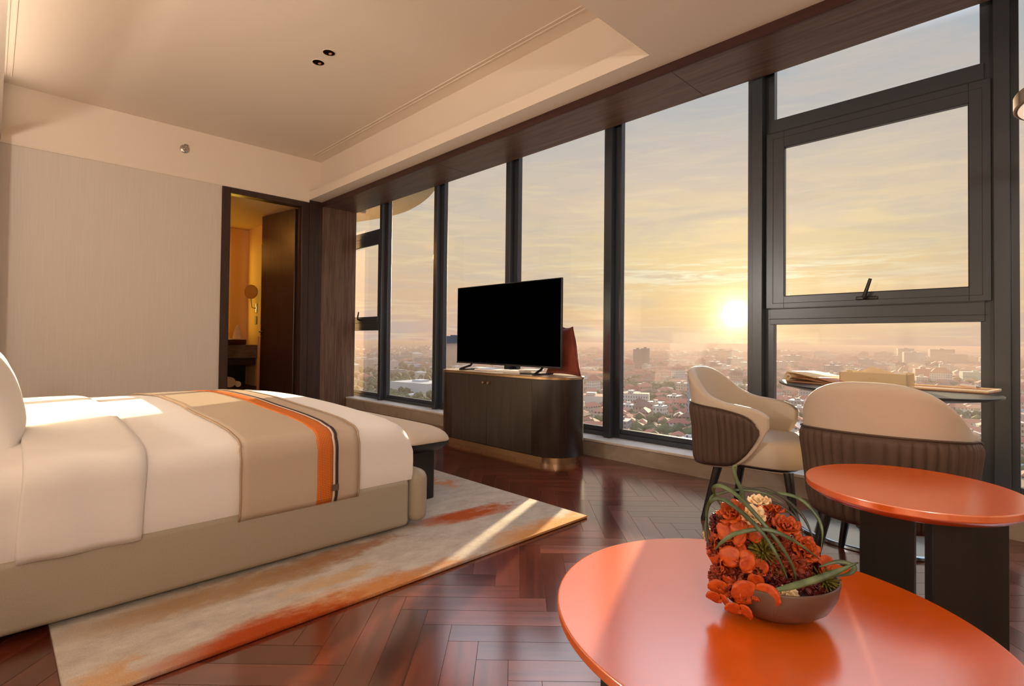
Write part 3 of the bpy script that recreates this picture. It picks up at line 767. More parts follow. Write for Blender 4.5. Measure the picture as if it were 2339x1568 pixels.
for x0, x1, kx in ((-.55, -.026, -.060), (-.022, .56, .012)):
    dr = box('door', x0, x1, -.2525, -.246, .068, .716, M['console'], con, .0015, 1)
    tube('knob', [(kx, -.252, .655), (kx, -.262, .655), (kx, -.268, .655), (kx, -.278, .655), (kx, -.281, .655)], [.006, .006, .012, .013, .010], M['brass'], dr, 16)
tv = empty('television', (.655, -.40, .75), math.radians(-.5), 'large flat black television standing on the cabinet', 'television')
box('panel', -.735, .735, 0, .022, .066, .868, M['tvframe'], tv, .004, 2)
box('screen', -.727, .727, -.0015, .003, .080, .860, M['tvblack'], tv)
box('rear_housing', -.45, .45, .02, .055, .10, .55, M['tvframe'], tv, .012, 2)
box('bezel', -.735, .735, -.003, .001, .064, .078, mat('tv_bezel', (.03, .03, .034), .3, .6), tv, .001, 1)
for s_ in (-.50, .50):
    ft = tube('foot', [(s_*1.06, -.12, .010), (s_, 0, .045), (s_*1.0, .02, .07)], [.010, .012, .010], M['tvframe'], tv)
    box('foot_bar', s_*1.04-.014, s_*1.04+.014, -.13, .13, .0005, .014, M['tvframe'], tv, .004, 2)
# brochures and sockets box under the screen
def slabobj(name, x, y, z_, w_, d, h, rz, m, label, cat, group=None, par=None):
    Mx = Matrix.Translation((x, y, z_)) @ Matrix.Rotation(rz, 4, 'Z')
    o = box(name, -w_/2, w_/2, -d/2, d/2, 0, h, m, None, .002, 1); o.matrix_world = Mx
    return tag(o, label, cat, group)
slabobj('brochure', .42, -.34, .75, .34, .17, .016, .03, M['white'], 'wide white brochure lying under the television centre', 'brochure')
slabobj('brochure', .18, -.22, .75, .26, .15, .018, .1, M['white'], 'white brochure behind the left television foot', 'brochure')
slabobj('book', .80, -.36, .75, .24, .16, .022, -.06, M['white'], 'white book lying under the right of the television', 'book')
slabobj('notepad', .93, -.30, .773, .20, .14, .012, .25, M['white'], 'small white notepad on top of the book under the television', 'notepad')
slabobj('tablet', 1.02, -.40, .75, .17, .11, .009, .15, M['black'], 'thin dark folder at the right foot of the television', 'folder')
pillow('cushion', (1.285, -.225, .968), .47, .44, .15, -.12, math.radians(-8), M['cushion'], 'rust velvet cushion with piping leaning behind the television', 'cushion', None, 2.2, M['cushion'], .70)

# ================================================================== DINING CHAIRS
def interp(x, pts):
    n = len(pts)
    for i in range(n-1):
        if x <= pts[i+1][0] or i == n-2:
            (xa, ya), (xb, yb) = pts[i], pts[i+1]; h = xb-xa; t = (x-xa)/h
            def sl(k):
                if k <= 0: return 0.0
                if k >= n-1: return (pts[-1][1]-pts[-2][1])/(pts[-1][0]-pts[-2][0])
                return (pts[k+1][1]-pts[k-1][1])/(pts[k+1][0]-pts[k-1][0])
            m0, m1 = sl(i)*h, sl(i+1)*h
            return (2*t**3-3*t*t+1)*ya+(t**3-2*t*t+t)*m0+(-2*t**3+3*t*t)*yb+(t**3-t*t)*m1
    return pts[-1][1]
def plan(a):     # 0 = middle of the back, 1 = arm front; local +x is forward
    if a < .58:
        t = a/.58*PI/2; return -.205*math.cos(t)**.75-.005, .258*math.sin(t)**.85
    f = (a-.58)/.42
    return -.005+f*.262, .258+.012*math.sin(f*PI)-.006*f
def shellpt(s_, z_, off):
    a = abs(s_); e = .004
    x, y = plan(a); x1, y1 = plan(min(1, a+e)); x0, y0 = plan(max(0, a-e))
    tx, ty = x1-x0, y1-y0; L = math.hypot(tx, ty) or 1; nx, ny = -ty/L, tx/L   # outward
    if a < .002: nx, ny = -1, 0
    fl = min(1.045, .93+.12*(z_-.36)/.32)
    lean = -.06*max(0, z_-.55)/.35*(1-a)**.6
    return ((x+nx*off)*(.93+.07*fl)+lean, math.copysign(1, s_ if s_ else 1)*(y+ny*off)*fl if a > 0 else 0.0, z_)
TOP = [(0, .903), (.16, .892), (.30, .855), (.42, .800), (.52, .748), (.62, .716), (.75, .704), (.88, .690), (.96, .668), (1, .640)]
BOT = [(0, .305), (.35, .312), (.55, .322), (.68, .338), (.80, .385), (.89, .455), (.96, .54), (1, .59)]
SEAM = [(0, .690), (.3, .688), (.55, .676), (.75, .656), (.86, .628), (.93, .570)]
def make_chair(label, group):
    t = empty('dining_chair', (0, 0, 0), 0, label, 'chair', group)
    NS, NV = 56, 12
    V = []; F = []
    for i in range(NS+1):
        s_ = -1+2*i/NS; a = abs(s_); zt = interp(a, TOP); zb = interp(a, BOT)
        for j in range(NV+1): V.append(shellpt(s_, zb+(zt-zb)*j/NV, 0))
    k = NV+1
    for i in range(NS):
        for j in range(NV): F.append((i*k+j, (i+1)*k+j, (i+1)*k+j+1, i*k+j+1))
    sh = meshobj('backrest', V, F, M['cream'], t, True)
    md = sh.modifiers.new('thick', 'SOLIDIFY'); md.thickness = .056; md.offset = 0; md.use_even_offset = True
    sb_ = sh.modifiers.new('soft', 'SUBSURF'); sb_.levels = 1; sb_.render_levels = 2
    # channelled outer panel
    V = []; F = []; NP = 306; NV = 12; ribs = 17
    for i in range(NP+1):
        s_ = (-1+2*i/NP)*.925; a = abs(s_); zt = interp(a, SEAM); zb = interp(a, BOT)+.012+.035*max(0, (a-.70)/.2)
        zb = min(zb, zt-.004)
        rib = abs(math.sin(a/.925*ribs*PI/1.0))**.55
        for j in range(NV+1):
            v = j/NV; edge = min(1, min(v, 1-v)*7); ez = min(1, (.925-a)/.04)
            V.append(shellpt(s_, zb+(zt-zb)*v, .033+(.001+.014*rib)*edge**.5*max(0, ez)**.5))
    k = NV+1
    for i in range(NP):
        for j in range(NV): F.append((i*k+j, (i+1)*k+j, (i+1)*k+j+1, i*k+j+1))
    pn = meshobj('outer_panel', V, F, M['brownfab'], t, True)
    pn.modifiers.new('thick', 'SOLIDIFY').thickness = .010
    # piping along the seam
    tube('piping', [shellpt(s_, interp(abs(s_), SEAM)+.002, .035) for s_ in [(-1+2*i/60)*.9 for i in range(61)]], .004, M['brownfab'], t, 8)
    # seat
    def so(g, z_):
        P = ring(.10, 0, .305-g, .252-g, z_, 64, 0, 3.6); return [(x, y*(1 if x > 0 else .94), z_) for x, y, z_ in P]
    loft('seat', [so(.03, .352), so(.008, .362), so(0, .385), so(-.004, .43), so(0, .478), so(.012, .500), so(.04, .512), so(.12, .518)], M['cream'], t)
    loft('underframe', [so(.06, .335), so(.05, .353)], M['black'], t)
    for fx, tx, s_ in ((-.115, -.045, 1), (-.115, -.045, -1), (.395, .335, 1), (.395, .335, -1)):
        tube('leg', [(fx, s_*.255, .0), (fx, s_*.2545, .006), (tx, s_*.195, .345)], [.013, .0145, .026], M['black'], t, 20)
    return t
def dup(root, loc, rz, label, group=None):
    r = root.copy(); S.collection.objects.link(r); r.location = loc; r.rotation_euler = (0, 0, rz); r['label'] = label
    if group: r['group'] = group
    for ch in list(root.children):
        c = ch.copy(); S.collection.objects.link(c); c.parent = r
        for g in list(ch.children):
            d = g.copy(); S.collection.objects.link(d); d.parent = c
    return r
ch1 = make_chair('cream and brown armchair in side view left of the oval table', 'cream chairs with brown channelled backs')
ch1.location = (3.045, -.665, 0); ch1.rotation_euler = (0, 0, math.radians(2))
ch2 = dup(ch1, (3.885, -1.205, 0), math.radians(90), 'cream and brown armchair seen from behind, behind the small orange table')

# ================================================================== WRITING TABLE by the window and its things
ZT = .815; ang = math.atan2(.706, -.708)
tb_ = empty('oval_table', (3.70, -.42, 0), 0, 'dark oval writing table with thin top and round base by the window', 'table')
def ov(s_, z_): return ring(0, 0, .63*s_, .415*s_, z_, 96, ang, 2.2)
loft('tabletop', [ov(.80, ZT-.034), ov(.95, ZT-.019), ov(.985, ZT-.014), ov(1.0, ZT-.010), ov(1.0, ZT-.0025), ov(.995, ZT)], M['black'], tb_)
loft('column', [ring(0, 0, r, r, z_, 48) for r, z_ in ((.09, .018), (.07, .05), (.07, ZT-.08), (.16, ZT-.04))], M['black'], tb_)
loft('base_plate', [ring(0, 0, r, r, z_, 80) for r, z_ in ((.395, 0), (.40, .004), (.40, .016), (.392, .020))], mat('polished_black_base', srgb(150, 164, 178), .12, .9), tb_)
# leather folder
fd = empty('leather_folder', (3.43, -.36, ZT+.0005), math.radians(-22), 'pale leather folder with tan lining on the left of the oval table', 'folder')
box('back_cover', -.17, .20, -.12, .12, 0, .008, M['tan'], fd, .002, 1)
cv = []
for i in range(15):
    u = i/14
    x = -.17+.37*u; zz = .058*(1-u)**1.15+.010+.008*math.sin(u*PI)
    cv.append((x, zz))
cv = [(-.166, .004), (-.178, .018), (-.176, .045)]+[(-.16, .066)]+[(x, z_) for x, z_ in cv[2:]]
def sheet(name, prof, y0, y1, m, parent, th=.006):
    V = []; F = []
    for x, z_ in prof: V += [(x, y0, z_), (x, y1, z_)]
    for i in range(len(prof)-1): F.append((2*i, 2*i+1, 2*i+3, 2*i+2))
    o = meshobj(name, V, F, m, parent, True); o.modifiers.new('thick', 'SOLIDIFY').thickness = th; return o
sheet('front_cover', cv[:11], -.12, .12, M['tanedge'], fd)
sheet('cover_flap', cv[10:], -.12, .12, M['tan'], fd)
tube('pen_holder', [(-.150, -.118, .034), (-.150, .11, .034)], .016, M['tanedge'], fd, 16)
tube('pen', [(-.150, -.124, .034), (-.150, .09, .034)], .007, M['steel'], fd, 12)
sheet('page', [(-.13, .03), (-.05, .028), (.05, .018), (.12, .012)], -.11, .11, M['tan'], fd, .004)
# letter box with cards
lbx = empty('letter_box', (3.70, -.40, ZT+.0005), math.radians(-9), 'cream card letter box holding cards in the middle of the oval table', 'box')
box('front', -.168, .168, -.05, -.044, 0, .078, M['box'], lbx, .001, 1)
box('back', -.168, .168, .044, .05, 0, .084, M['box'], lbx, .001, 1)
for s_ in (-.165, .165): box('side', s_-.003, s_+.003, -.05, .05, 0, .078, M['box'], lbx)
box('bottom', -.165, .165, -.045, .045, 0, .004, M['box'], lbx)
for i, (a, b_, c) in enumerate(((-.012, .006, .020), (-.010, .012, .026))):
    pass
eb = bmesh.new()
for i in range(5): addbox(eb, -.013+i*.006, -.010+i*.006, -.0512, -.050, .047-abs(i-2)*.0015, .0485+(i % 2)*.002)
addbox(eb, -.03, .03, -.0512, -.050, .0395, .0405)
bmobj('emblem', eb, M['gold'], lbx)
def card(name, pts, y, m, parent, th=.0015):
    V = [(x, y, z_) for x, z_ in pts]+[(x, y+th, z_) for x, z_ in pts]; n = len(pts)
    F = [tuple(range(n)), tuple(range(2*n-1, n-1, -1))]+[(i, (i+1) % n, n+(i+1) % n, n+i) for i in range(n)]
    return meshobj(name, V, F, m, parent)
o = card('card', [(-.11, .005), (.12, .005), (.12, .077), (-.11, .086)], -.02, M['tanedge'], None); o.matrix_world = lbx.matrix_basis; tag(o, 'flat cream card standing in the letter box', 'card')
o = card('envelope', [(-.06, .01), (.10, .01), (.10, .080), (-.024, .112), (-.07, .082)], .0, M['tanedge'], None); o.matrix_world = lbx.matrix_basis; tag(o, 'cream envelope corner sticking up from the letter box', 'envelope')
o = card('card', [(.10, .005), (.155, .005), (.155, .084), (.10, .086)], -.035, M['white'], None); o.matrix_world = lbx.matrix_basis; tag(o, 'small white card at the right end of the letter box', 'card')
# desk pad and pen
pd = empty('desk_pad', (4.00, -.33, ZT+.0005), math.radians(-8), 'tan leather desk pad with raised rim on the right of the oval table', 'desk pad')
box('mat', -.20, .20, -.13, .13, 0, .006, M['tan'], pd, .002, 1)
rb_ = bmesh.new()
for x0, x1, y0, y1 in ((-.20, .20, -.13, -.118), (-.20, .20, .118, .13), (-.20, -.188, -.118, .118), (.188, .20, -.118, .118)): addbox(rb_, x0, x1, y0, y1, .006, .014, .001, 1)
bmobj('rim', rb_, M['tanedge'], pd)
pe = empty('pen', (4.10, -.30, ZT+.0235), math.radians(-48), 'white pen with silver tip lying on the desk pad', 'pen')
tube('barrel', [(-.065, 0, 0), (-.063, 0, 0), (.04, 0, 0), (.045, 0, 0)], [.004, .008, .009, .008], M['white'], pe, 14)
tube('tip', [(.045, 0, 0), (.06, 0, 0), (.072, 0, 0)], [.008, .005, .001], M['steel'], pe, 12)

# ================================================================== ORANGE TABLES
def oval_low(name, c, a, b_, an, ztop, label, legs):
    t = empty(name, (c[0], c[1], 0), 0, label, 'table')
    R = [ring(0, 0, a*k, b_*k, z_, 128, an) for k, z_ in ((.78, ztop-.052), (.90, ztop-.041), (.975, ztop-.0265), (.985, ztop-.024), (.9965, ztop-.0215), (1.0, ztop-.018), (1.0, ztop-.0172), (1.0, ztop-.0038), (1.0, ztop-.003), (.9968, ztop-.0006), (.9945, ztop), (.990, ztop))]
    loft('tabletop', R, M['orange'], t)
    for lx, ly, lw, ld, lr in legs:
        Mx = Matrix.Translation((lx, ly, 0)) @ Matrix.Rotation(lr, 4, 'Z')
        b2 = bmesh.new(); addbox(b2, -lw/2, lw/2, -ld/2, ld/2, 0, ztop-.045, .003, 1, 0, Mx)
        bmobj('leg', b2, M['legwood'], t)
    return t
AE = math.atan2(.199, -.98)
oval_low('coffee_table', (3.899, -2.640), .501, .472, AE, .40, 'large low round table with glossy orange top in the foreground', [(-.13, -.26, .25, .06, 0.0), (.14, -.22, .06, .25, 0.0)])
oval_low('side_table', (4.073, -1.855), .305, .291, math.atan2(-.984, .18), .60, 'small round orange table on dark slab legs behind the low one', [(-.053, -.03, .145, .05, math.radians(2)), (.135, .04, .20, .05, math.radians(32))])
#PART5
# ================================================================== FLOWER BOWL
fl = empty('flower_arrangement', (3.918, -2.600, .4005), math.radians(19), 'bowl of orange orchids and looping grass blades on the low orange table', 'flowers')
def bw(r, z_): return [(x*1.0+.010*(z_/.09), y, z_+x*.06*(z_/.09)) for x, y, _ in ring(0, 0, r, r*.96, 0, 64)]
bo = loft('bowl', [bw(.001, .004), bw(.04, 0), bw(.048, .003), bw(.088, .012), bw(.116, .034), bw(.129, .062), bw(.131, .090), bw(.129, .094), bw(.124, .092), bw(.117, .06), bw(.001, .05)], M['bowl'], fl, caps=False)
loft('foam', [bw(.108, .058), bw(.10, .080), bw(.07, .105), bw(.01, .115)], M['soil'], fl)
frn = random.Random(5)
def petal(V, F, base, d, n_, L, wd, cup, nn=9):
    """a petal from base along d, normal n_; cupped; appended to V, F"""
    d = d.normalized(); s_ = d.cross(n_).normalized(); i0 = len(V); mm = 6
    for i in range(nn+1):
        u = i/nn; q_ = .10+.90*u**.9; hw = wd*.5*math.sqrt(max(0.0, 1-abs(2*q_-1.06)**2.4)) if abs(2*q_-1.06) < 1 else 0.0
        for j in range(mm+1):
            v = -1+2*j/mm
            V.append(base+d*(L*u)+s_*(hw*v)+n_*(cup*L*(u*u)*.6-cup*L*.5*v*v*u+.04*L*math.sin(v*6+u*5)))
    for i in range(nn):
        for j in range(mm): a = i0+i*(mm+1)+j; F.append((a, a+1, a+mm+2, a+mm+1))
def bloom_mesh(kind, r):
    V = []; F = []; Z = Vector((0, 0, 1))
    if kind == 'orchid':
        for k, (an, L, wd) in enumerate(((90, 1, .75), (210, .95, .6), (330, .95, .6), (10, 1.05, 1.15), (170, 1.05, 1.15))):
            a = math.radians(an); d = Vector((math.cos(a), math.sin(a), .12 if k < 3 else .25))
            petal(V, F, Vector((0, 0, .002*k)), d, Z, r*L, r*wd, .28)
        for an in (240, 270, 300):
            a = math.radians(an); petal(V, F, Vector((0, 0, .006)), Vector((math.cos(a)*.5, math.sin(a)*.5, 1)), Vector((0, 1, 0)), r*.38, r*.25, .5)
    elif kind == 'ruffle':
        for lay, (n_, tilt, L) in enumerate(((7, .25, 1), (6, .8, .85), (5, 1.6, .65), (4, 3, .45))):
            for k in range(n_):
                a = 2*PI*k/n_+lay*.5+frn.uniform(-.15, .15); d = Vector((math.cos(a), math.sin(a), tilt))
                nn_ = Vector((-math.cos(a)*tilt, -math.sin(a)*tilt, 1)).normalized()
                petal(V, F, Vector((0, 0, 0)), d, nn_, r*L, r*.85*L, .42)
    elif kind == 'pom':
        for k in range(70):
            zz = 1-1.6*k/70; a = k*2.39996; q = math.sqrt(max(0, 1-zz*zz)); d = Vector((q*math.cos(a), q*math.sin(a), zz))
            n_ = d.orthogonal().normalized(); petal(V, F, Vector((0, 0, 0)), d, n_, r*frn.uniform(.85, 1.1), r*.14, .05, 3)
    elif kind == 'cluster':
        for k in range(26):
            zz = 1-1.3*k/26; a = k*2.39996; q = math.sqrt(max(0, 1-zz*zz)); c = Vector((q*math.cos(a), q*math.sin(a), zz))
            n_ = c.copy(); t1 = n_.orthogonal().normalized()
            for m_ in range(3):
                d = Matrix.Rotation(m_*2.1+k, 3, n_) @ t1+n_*.35
                petal(V, F, c*r*.66, d, n_, r*.48, r*.42, .35, 4)
    me = bpy.data.meshes.new(kind); me.from_pydata([tuple(v) for v in V], [], F)
    for p in me.polygons: p.use_smooth = True
    return me
def bloom(name, kind, m, px, py, dep, r, dirl, label=None):
    me = bloom_mesh(kind, r); me.materials.append(m)
    o = bpy.data.objects.new(name, me); link(o, fl)
    d = Vector(dirl).normalized(); o.location = ((px-1785)*.00097, dep, (1415-py)*.00106)
    q = d.to_track_quat('Z', 'Y'); o.rotation_euler = q.to_euler()
    md = o.modifiers.new('thick', 'SOLIDIFY'); md.thickness = .0012
    if label: o['label'] = label
    return o
O, Rr, Dk, Cc, G = M['orchid'], M['rust'], M['redp'], M['creamp'], M['greenp']
for args in [
    ('orchid_bloom', 'orchid', O, 1748, 1340, -.105, .050, (0, -1, -.1)), ('orchid_bloom', 'orchid', O, 1690, 1352, -.088, .042, (-.5, -1, -.3)),
    ('orchid_bloom', 'orchid', O, 1712, 1282, -.085, .040, (-.3, -1, .3)), ('orchid_bloom', 'orchid', O, 1668, 1300, -.060, .034, (-1, -.6, .1)),
    ('orchid_bloom', 'orchid', O, 1700, 1240, -.060, .040, (-.5, -.7, .6)), ('orchid_bloom', 'ruffle', O, 1692, 1200, -.03, .038, (-.5, -.6, .8)),
    ('orchid_bloom', 'ruffle', O, 1812, 1222, .0, .036, (.2, -.4, 1)), ('orchid_bloom', 'ruffle', O, 1850, 1258, -.02, .036, (.5, -.7, .7)),
    ('orchid_bloom', 'orchid', O, 1886, 1290, -.01, .030, (1, -.5, .6)), ('orchid_bloom', 'ruffle', O, 1780, 1205, .05, .034, (0, .2, 1)),
    ('orchid_bloom', 'orchid', O, 1655, 1268, -.03, .032, (-1, -.4, .4)), ('orchid_bloom', 'orchid', O, 1728, 1232, -.055, .036, (-.1, -.8, .7)),
    ('rust_bloom', 'cluster', Rr, 1690, 1318, -.055, .040, (-.6, -1, 0)), ('rust_bloom', 'cluster', Rr, 1735, 1300, -.06, .040, (0, -1, .2)),
    ('rust_bloom', 'cluster', Rr, 1715, 1262, -.03, .042, (-.3, -1, .5)), ('rust_bloom', 'cluster', Rr, 1800, 1262, -.02, .040, (.1, -.8, .8)),
    ('rust_bloom', 'cluster', Rr, 1830, 1290, -.035, .040, (.4, -1, .4)), ('rust_bloom', 'cluster', Rr, 1775, 1290, -.055, .036, (0, -1, .4)),
    ('rust_bloom', 'cluster', Rr, 1760, 1235, .03, .045, (0, 0, 1)), ('rust_bloom', 'cluster', Rr, 1668, 1335, -.06, .032, (-.8, -.8, -.2)),
    ('red_bloom', 'cluster', Dk, 1668, 1228, -.02, .034, (-1, -.4, .8)), ('red_bloom', 'cluster', Dk, 1868, 1345, -.05, .036, (.6, -1, .1)),
    ('red_bloom', 'cluster', Dk, 1755, 1300, -.075, .030, (0, -1, .2)), ('red_bloom', 'cluster', Dk, 1848, 1318, -.055, .034, (.3, -1, .2)),
    ('cream_bloom', 'ruffle', Cc, 1738, 1205, -.015, .034, (-.1, -.6, 1)), ('cream_bloom', 'ruffle', Cc, 1752, 1182, .03, .030, (0, 0, 1)),
    ('cream_bloom', 'ruffle', Cc, 1812, 1340, -.09, .029, (.2, -1, .1)), ('cream_bloom', 'pom', Cc, 1634, 1266, .0, .018, (-1, -.3, .2)),
    ('green_pom', 'pom', G, 1762, 1262, -.068, .036, (0, -1, .6)), ('green_pom', 'pom', G, 1893, 1318, -.025, .034, (.8, -.8, .2)), ('green_pom', 'pom', G, 1790, 1300, -.06, .026, (.2, -1, .2))    , ('rust_bloom', 'cluster', Rr, 1712, 1345, -.088, .034, (-.3, -1, -.3)), ('orchid_bloom', 'orchid', O, 1672, 1372, -.085, .030, (-.5, -1, -.5)), ('orchid_bloom', 'orchid', O, 1715, 1378, -.105, .030, (-.2, -1, -.4)),
    ('rust_bloom', 'cluster', Rr, 1665, 1285, -.03, .036, (-1, -.5, .2)), ('red_bloom', 'cluster', Dk, 1690, 1245, .02, .036, (-.6, 0, 1)), ('rust_bloom', 'cluster', Rr, 1850, 1290, .02, .040, (.6, 0, .8)),
    ('orchid_bloom', 'orchid', O, 1742, 1290, -.09, .030, (.1, -1, .3)), ('red_bloom', 'cluster', Dk, 1800, 1325, -.07, .030, (.1, -1, 0)), ('rust_bloom', 'cluster', Rr, 1870, 1310, .04, .036, (1, 0, .5))]:
    bloom(*args)
def blade(pts, wd, m, tw=0.0):
    P = catmull([((px-1785)*.00097, dep, (1415-py)*.00106) for px, py, dep in pts], 8); V = []; F = []; n_ = len(P)
    for i, p in enumerate(P):
        d = (P[min(i+1, n_-1)]-P[max(0, i-1)]).normalized(); view = Vector((.15, -1, .55)).normalized()
        s_ = d.cross(view).normalized(); s_ = Matrix.Rotation(tw*(i/n_-.3), 3, d) @ s_
        up_ = s_.cross(d).normalized()
        u = i/(n_-1); hw = wd*.38*min(1, .35+2.2*u, .2+2.6*(1-u))
        for k in (-1, -.34, .34, 1): V.append(p+s_*hw*k+up_*(.0007*(1-abs(k))))
    for i in range(n_-1):
        for k in range(3): a = i*4+k; F.append((a, a+1, a+5, a+4))
    o = meshobj('grass_blade', V, F, m, fl, True); md = o.modifiers.new('thick', 'SOLIDIFY'); md.thickness = .0004
    return o
Lf, Ld = M['leaf'], M['leafdark']
blade([(1700, 1090, -.01), (1692, 1094, -.01), (1698, 1120, -.01), (1712, 1150, -.01), (1716, 1180, -.01), (1722, 1215, 0)], .013, Lf, .6)
blade([(1640, 1275, -.02), (1628, 1225, -.02), (1636, 1180, -.03), (1668, 1163, -.05), (1715, 1178, -.08), (1762, 1212, -.10), (1795, 1255, -.11), (1815, 1300, -.10)], .013, Lf, .5)
blade([(1662, 1200, .02), (1645, 1165, .0), (1646, 1143, -.02), (1670, 1136, -.04), (1708, 1150, -.06), (1755, 1188, -.08), (1800, 1235, -.09), (1828, 1285, -.08), (1833, 1345, -.06)], .013, Lf, .5)
blade([(1656, 1268, -.09), (1672, 1245, -.10), (1705, 1220, -.10), (1768, 1205, -.09), (1825, 1222, -.08), (1882, 1266, -.04)], .013, Lf, .3)
blade([(1770, 1328, -.12), (1830, 1302, -.12), (1895, 1272, -.11), (1952, 1240, -.10)], .019, Lf, .3)
blade([(1880, 1276, -.06), (1918, 1262, -.05), (1950, 1266, -.05), (1938, 1280, -.06), (1905, 1292, -.06)], .013, Lf, .8)
blade([(1722, 1150, .03), (1765, 1148, .04), (1815, 1170, .05), (1856, 1210, .05), (1880, 1265, .03)], .010, Ld, .3)
blade([(1742, 1172, .05), (1782, 1160, .06), (1838, 1163, .06), (1876, 1190, .05), (1893, 1225, .04), (1888, 1275, .02)], .011, Lf, .4)
blade([(1752, 1178, .05), (1795, 1185, .06), (1838, 1212, .05), (1852, 1245, .03)], .009, Ld, .2)
blade([(1800, 1165, .07), (1835, 1200, .06), (1848, 1230, .04)], .008, Ld, .2)
blade([(1626, 1220, .0), (1634, 1180, .02), (1660, 1168, .03), (1700, 1158, .04), (1760, 1160, .05), (1810, 1180, .05)], .009, Lf, .4)
blade([(1628, 1215, -.03), (1628, 1245, -.04), (1638, 1282, -.05)], .010, Ld, .2)

# ================================================================== CITY far below
GZ = -62.0
def citymat():
    def f(t, b):
        o = objc(t)
        n = t.noise(t.mapping(o, (1, 1, 1)), .004, 5, .6); n2 = t.noise(o, .05, 5, .7)
        c = t.mix(t.ramp(n2, [(.35, 0.), (.7, 1.)]), srgb(93, 83, 75), srgb(134, 120, 109))
        green = t.ramp(n, [(.50, 0.), (.56, 1.)])
        c = t.mix(green, c, t.mix(t.ramp(n2, [(.4, 0.), (.6, 1.)]), srgb(49, 60, 43), srgb(88, 92, 68)))
        s_ = t.new('ShaderNodeSeparateXYZ'); t.link(o, s_.inputs[0])
        t.link(c, b.inputs['Base Color'])
    return f
gm = mat('city_ground', rough=.95, spec=.1, build=citymat())
V = []; F = []
V = [(-20000, -500, 0), (20000, -500, 0), (20000, 34000, 0), (-20000, 34000, 0)]; F = [(0, 1, 2, 3)]
gr = meshobj('ground', V, F, gm, None, loc=(0, 0, GZ)); struct(gr)
def wallm(name, c, wc, sx=3.2, sz=3.3):
    def f(t, b):
        o = objc(t); s_ = t.new('ShaderNodeSeparateXYZ'); t.link(o, s_.inputs[0])
        h = t.math('ADD', s_.outputs[0], s_.outputs[1])
        fx = t.math('FRACT', t.math('DIVIDE', h, sx)); fz = t.math('FRACT', t.math('DIVIDE', s_.outputs[2], sz))
        m = t.math('MULTIPLY', t.math('MULTIPLY', t.math('GREATER_THAN', fx, .32), t.math('LESS_THAN', fx, .72)), t.math('MULTIPLY', t.math('GREATER_THAN', fz, .35), t.math('LESS_THAN', fz, .8)))
        t.link(t.mix(m, c, wc), b.inputs['Base Color'])
    return mat(name, rough=.8, spec=.2, build=f)
WM = [wallm('house_wall_cream', srgb(168, 156, 144), srgb(75, 70, 69)), wallm('house_wall_white', srgb(179, 176, 172), srgb(88, 89, 93)), wallm('house_wall_grey', srgb(135, 134, 135), srgb(66, 68, 74)), wallm('house_wall_pink', srgb(160, 136, 123), srgb(75, 64, 63))]
RM = [mat('roof_tile_red', srgb(111, 62, 51), .8), mat('roof_tile_orange', srgb(127, 79, 63), .8), mat('roof_grey', srgb(102, 102, 106), .8), mat('roof_blue', srgb(86, 101, 111), .7), mat('roof_brown', srgb(85, 61, 54), .8), mat('roof_pale', srgb(155, 151, 148), .7)]
def hip(V, F, MI, cx, cy, w_, d, z0, z1, rh, an, mw, mr, ov=.5):
    ca, sa = math.cos(an), math.sin(an)
    def P(x, y, z_): return (cx+x*ca-y*sa, cy+x*sa+y*ca, z_)
    i = len(V); a, b_ = w_/2, d/2
    V += [P(-a, -b_, z0), P(a, -b_, z0), P(a, b_, z0), P(-a, b_, z0), P(-a, -b_, z1), P(a, -b_, z1), P(a, b_, z1), P(-a, b_, z1)]
    F += [(i, i+1, i+5, i+4), (i+1, i+2, i+6, i+5), (i+2, i+3, i+7, i+6), (i+3, i, i+4, i+7)]; MI += [mw]*4
    j = len(V); A, B = a+ov, b_+ov
    if rh > 0:
        k = max(A-B, 0)*.9
        V += [P(-A, -B, z1), P(A, -B, z1), P(A, B, z1), P(-A, B, z1), P(-k, 0, z1+rh), P(k, 0, z1+rh)]
        F += [(j, j+1, j+5, j+4), (j+1, j+2, j+5), (j+2, j+3, j+4, j+5), (j+3, j, j+4), (j+3, j+2, j+1, j)]; MI += [mr]*5
    else:
        V += [P(-a, -b_, z1), P(a, -b_, z1), P(a, b_, z1), P(-a, b_, z1)]; F += [(j, j+1, j+2, j+3)]; MI += [mr]
        # roof box
        q = len(V); c = min(a, b_)*.35
        V += [P(-c, -c, z1), P(c, -c, z1), P(c, c, z1), P(-c, c, z1), P(-c, -c, z1+2.4), P(c, -c, z1+2.4), P(c, c, z1+2.4), P(-c, c, z1+2.4)]
        F += [(q, q+1, q+5, q+4), (q+1, q+2, q+6, q+5), (q+2, q+3, q+7, q+6), (q+3, q, q+4, q+7), (q+4, q+5, q+6, q+7)]; MI += [mw]*5
def house(kind, V, F, MI, cx, cy, an, r_):
    s_ = r_.uniform(.85, 1.25)
    if kind == 0:     # villa with two wings
        hip(V, F, MI, cx, cy, 13*s_, 9*s_, 0, 6.4, 3.2, an, 0, 1)
        hip(V, F, MI, cx+5*math.cos(an+1.2), cy+5*math.sin(an+1.2), 8*s_, 7*s_, 0, 7.8, 2.6, an+PI/2, 0, 1)
    elif kind == 1:   # row house
        hip(V, F, MI, cx, cy, 20*s_, 10*s_, 0, 9, 3.4, an, 0, 1)
    elif kind == 2:   # flat roofed block
        hip(V, F, MI, cx, cy, 16*s_, 12*s_, 0, r_.choice((10, 13.4, 16.7)), 0, an, 0, 1)
    else:             # low shed
        hip(V, F, MI, cx, cy, 26*s_, 15*s_, 0, 6, 1.6, an, 0, 1, .2)
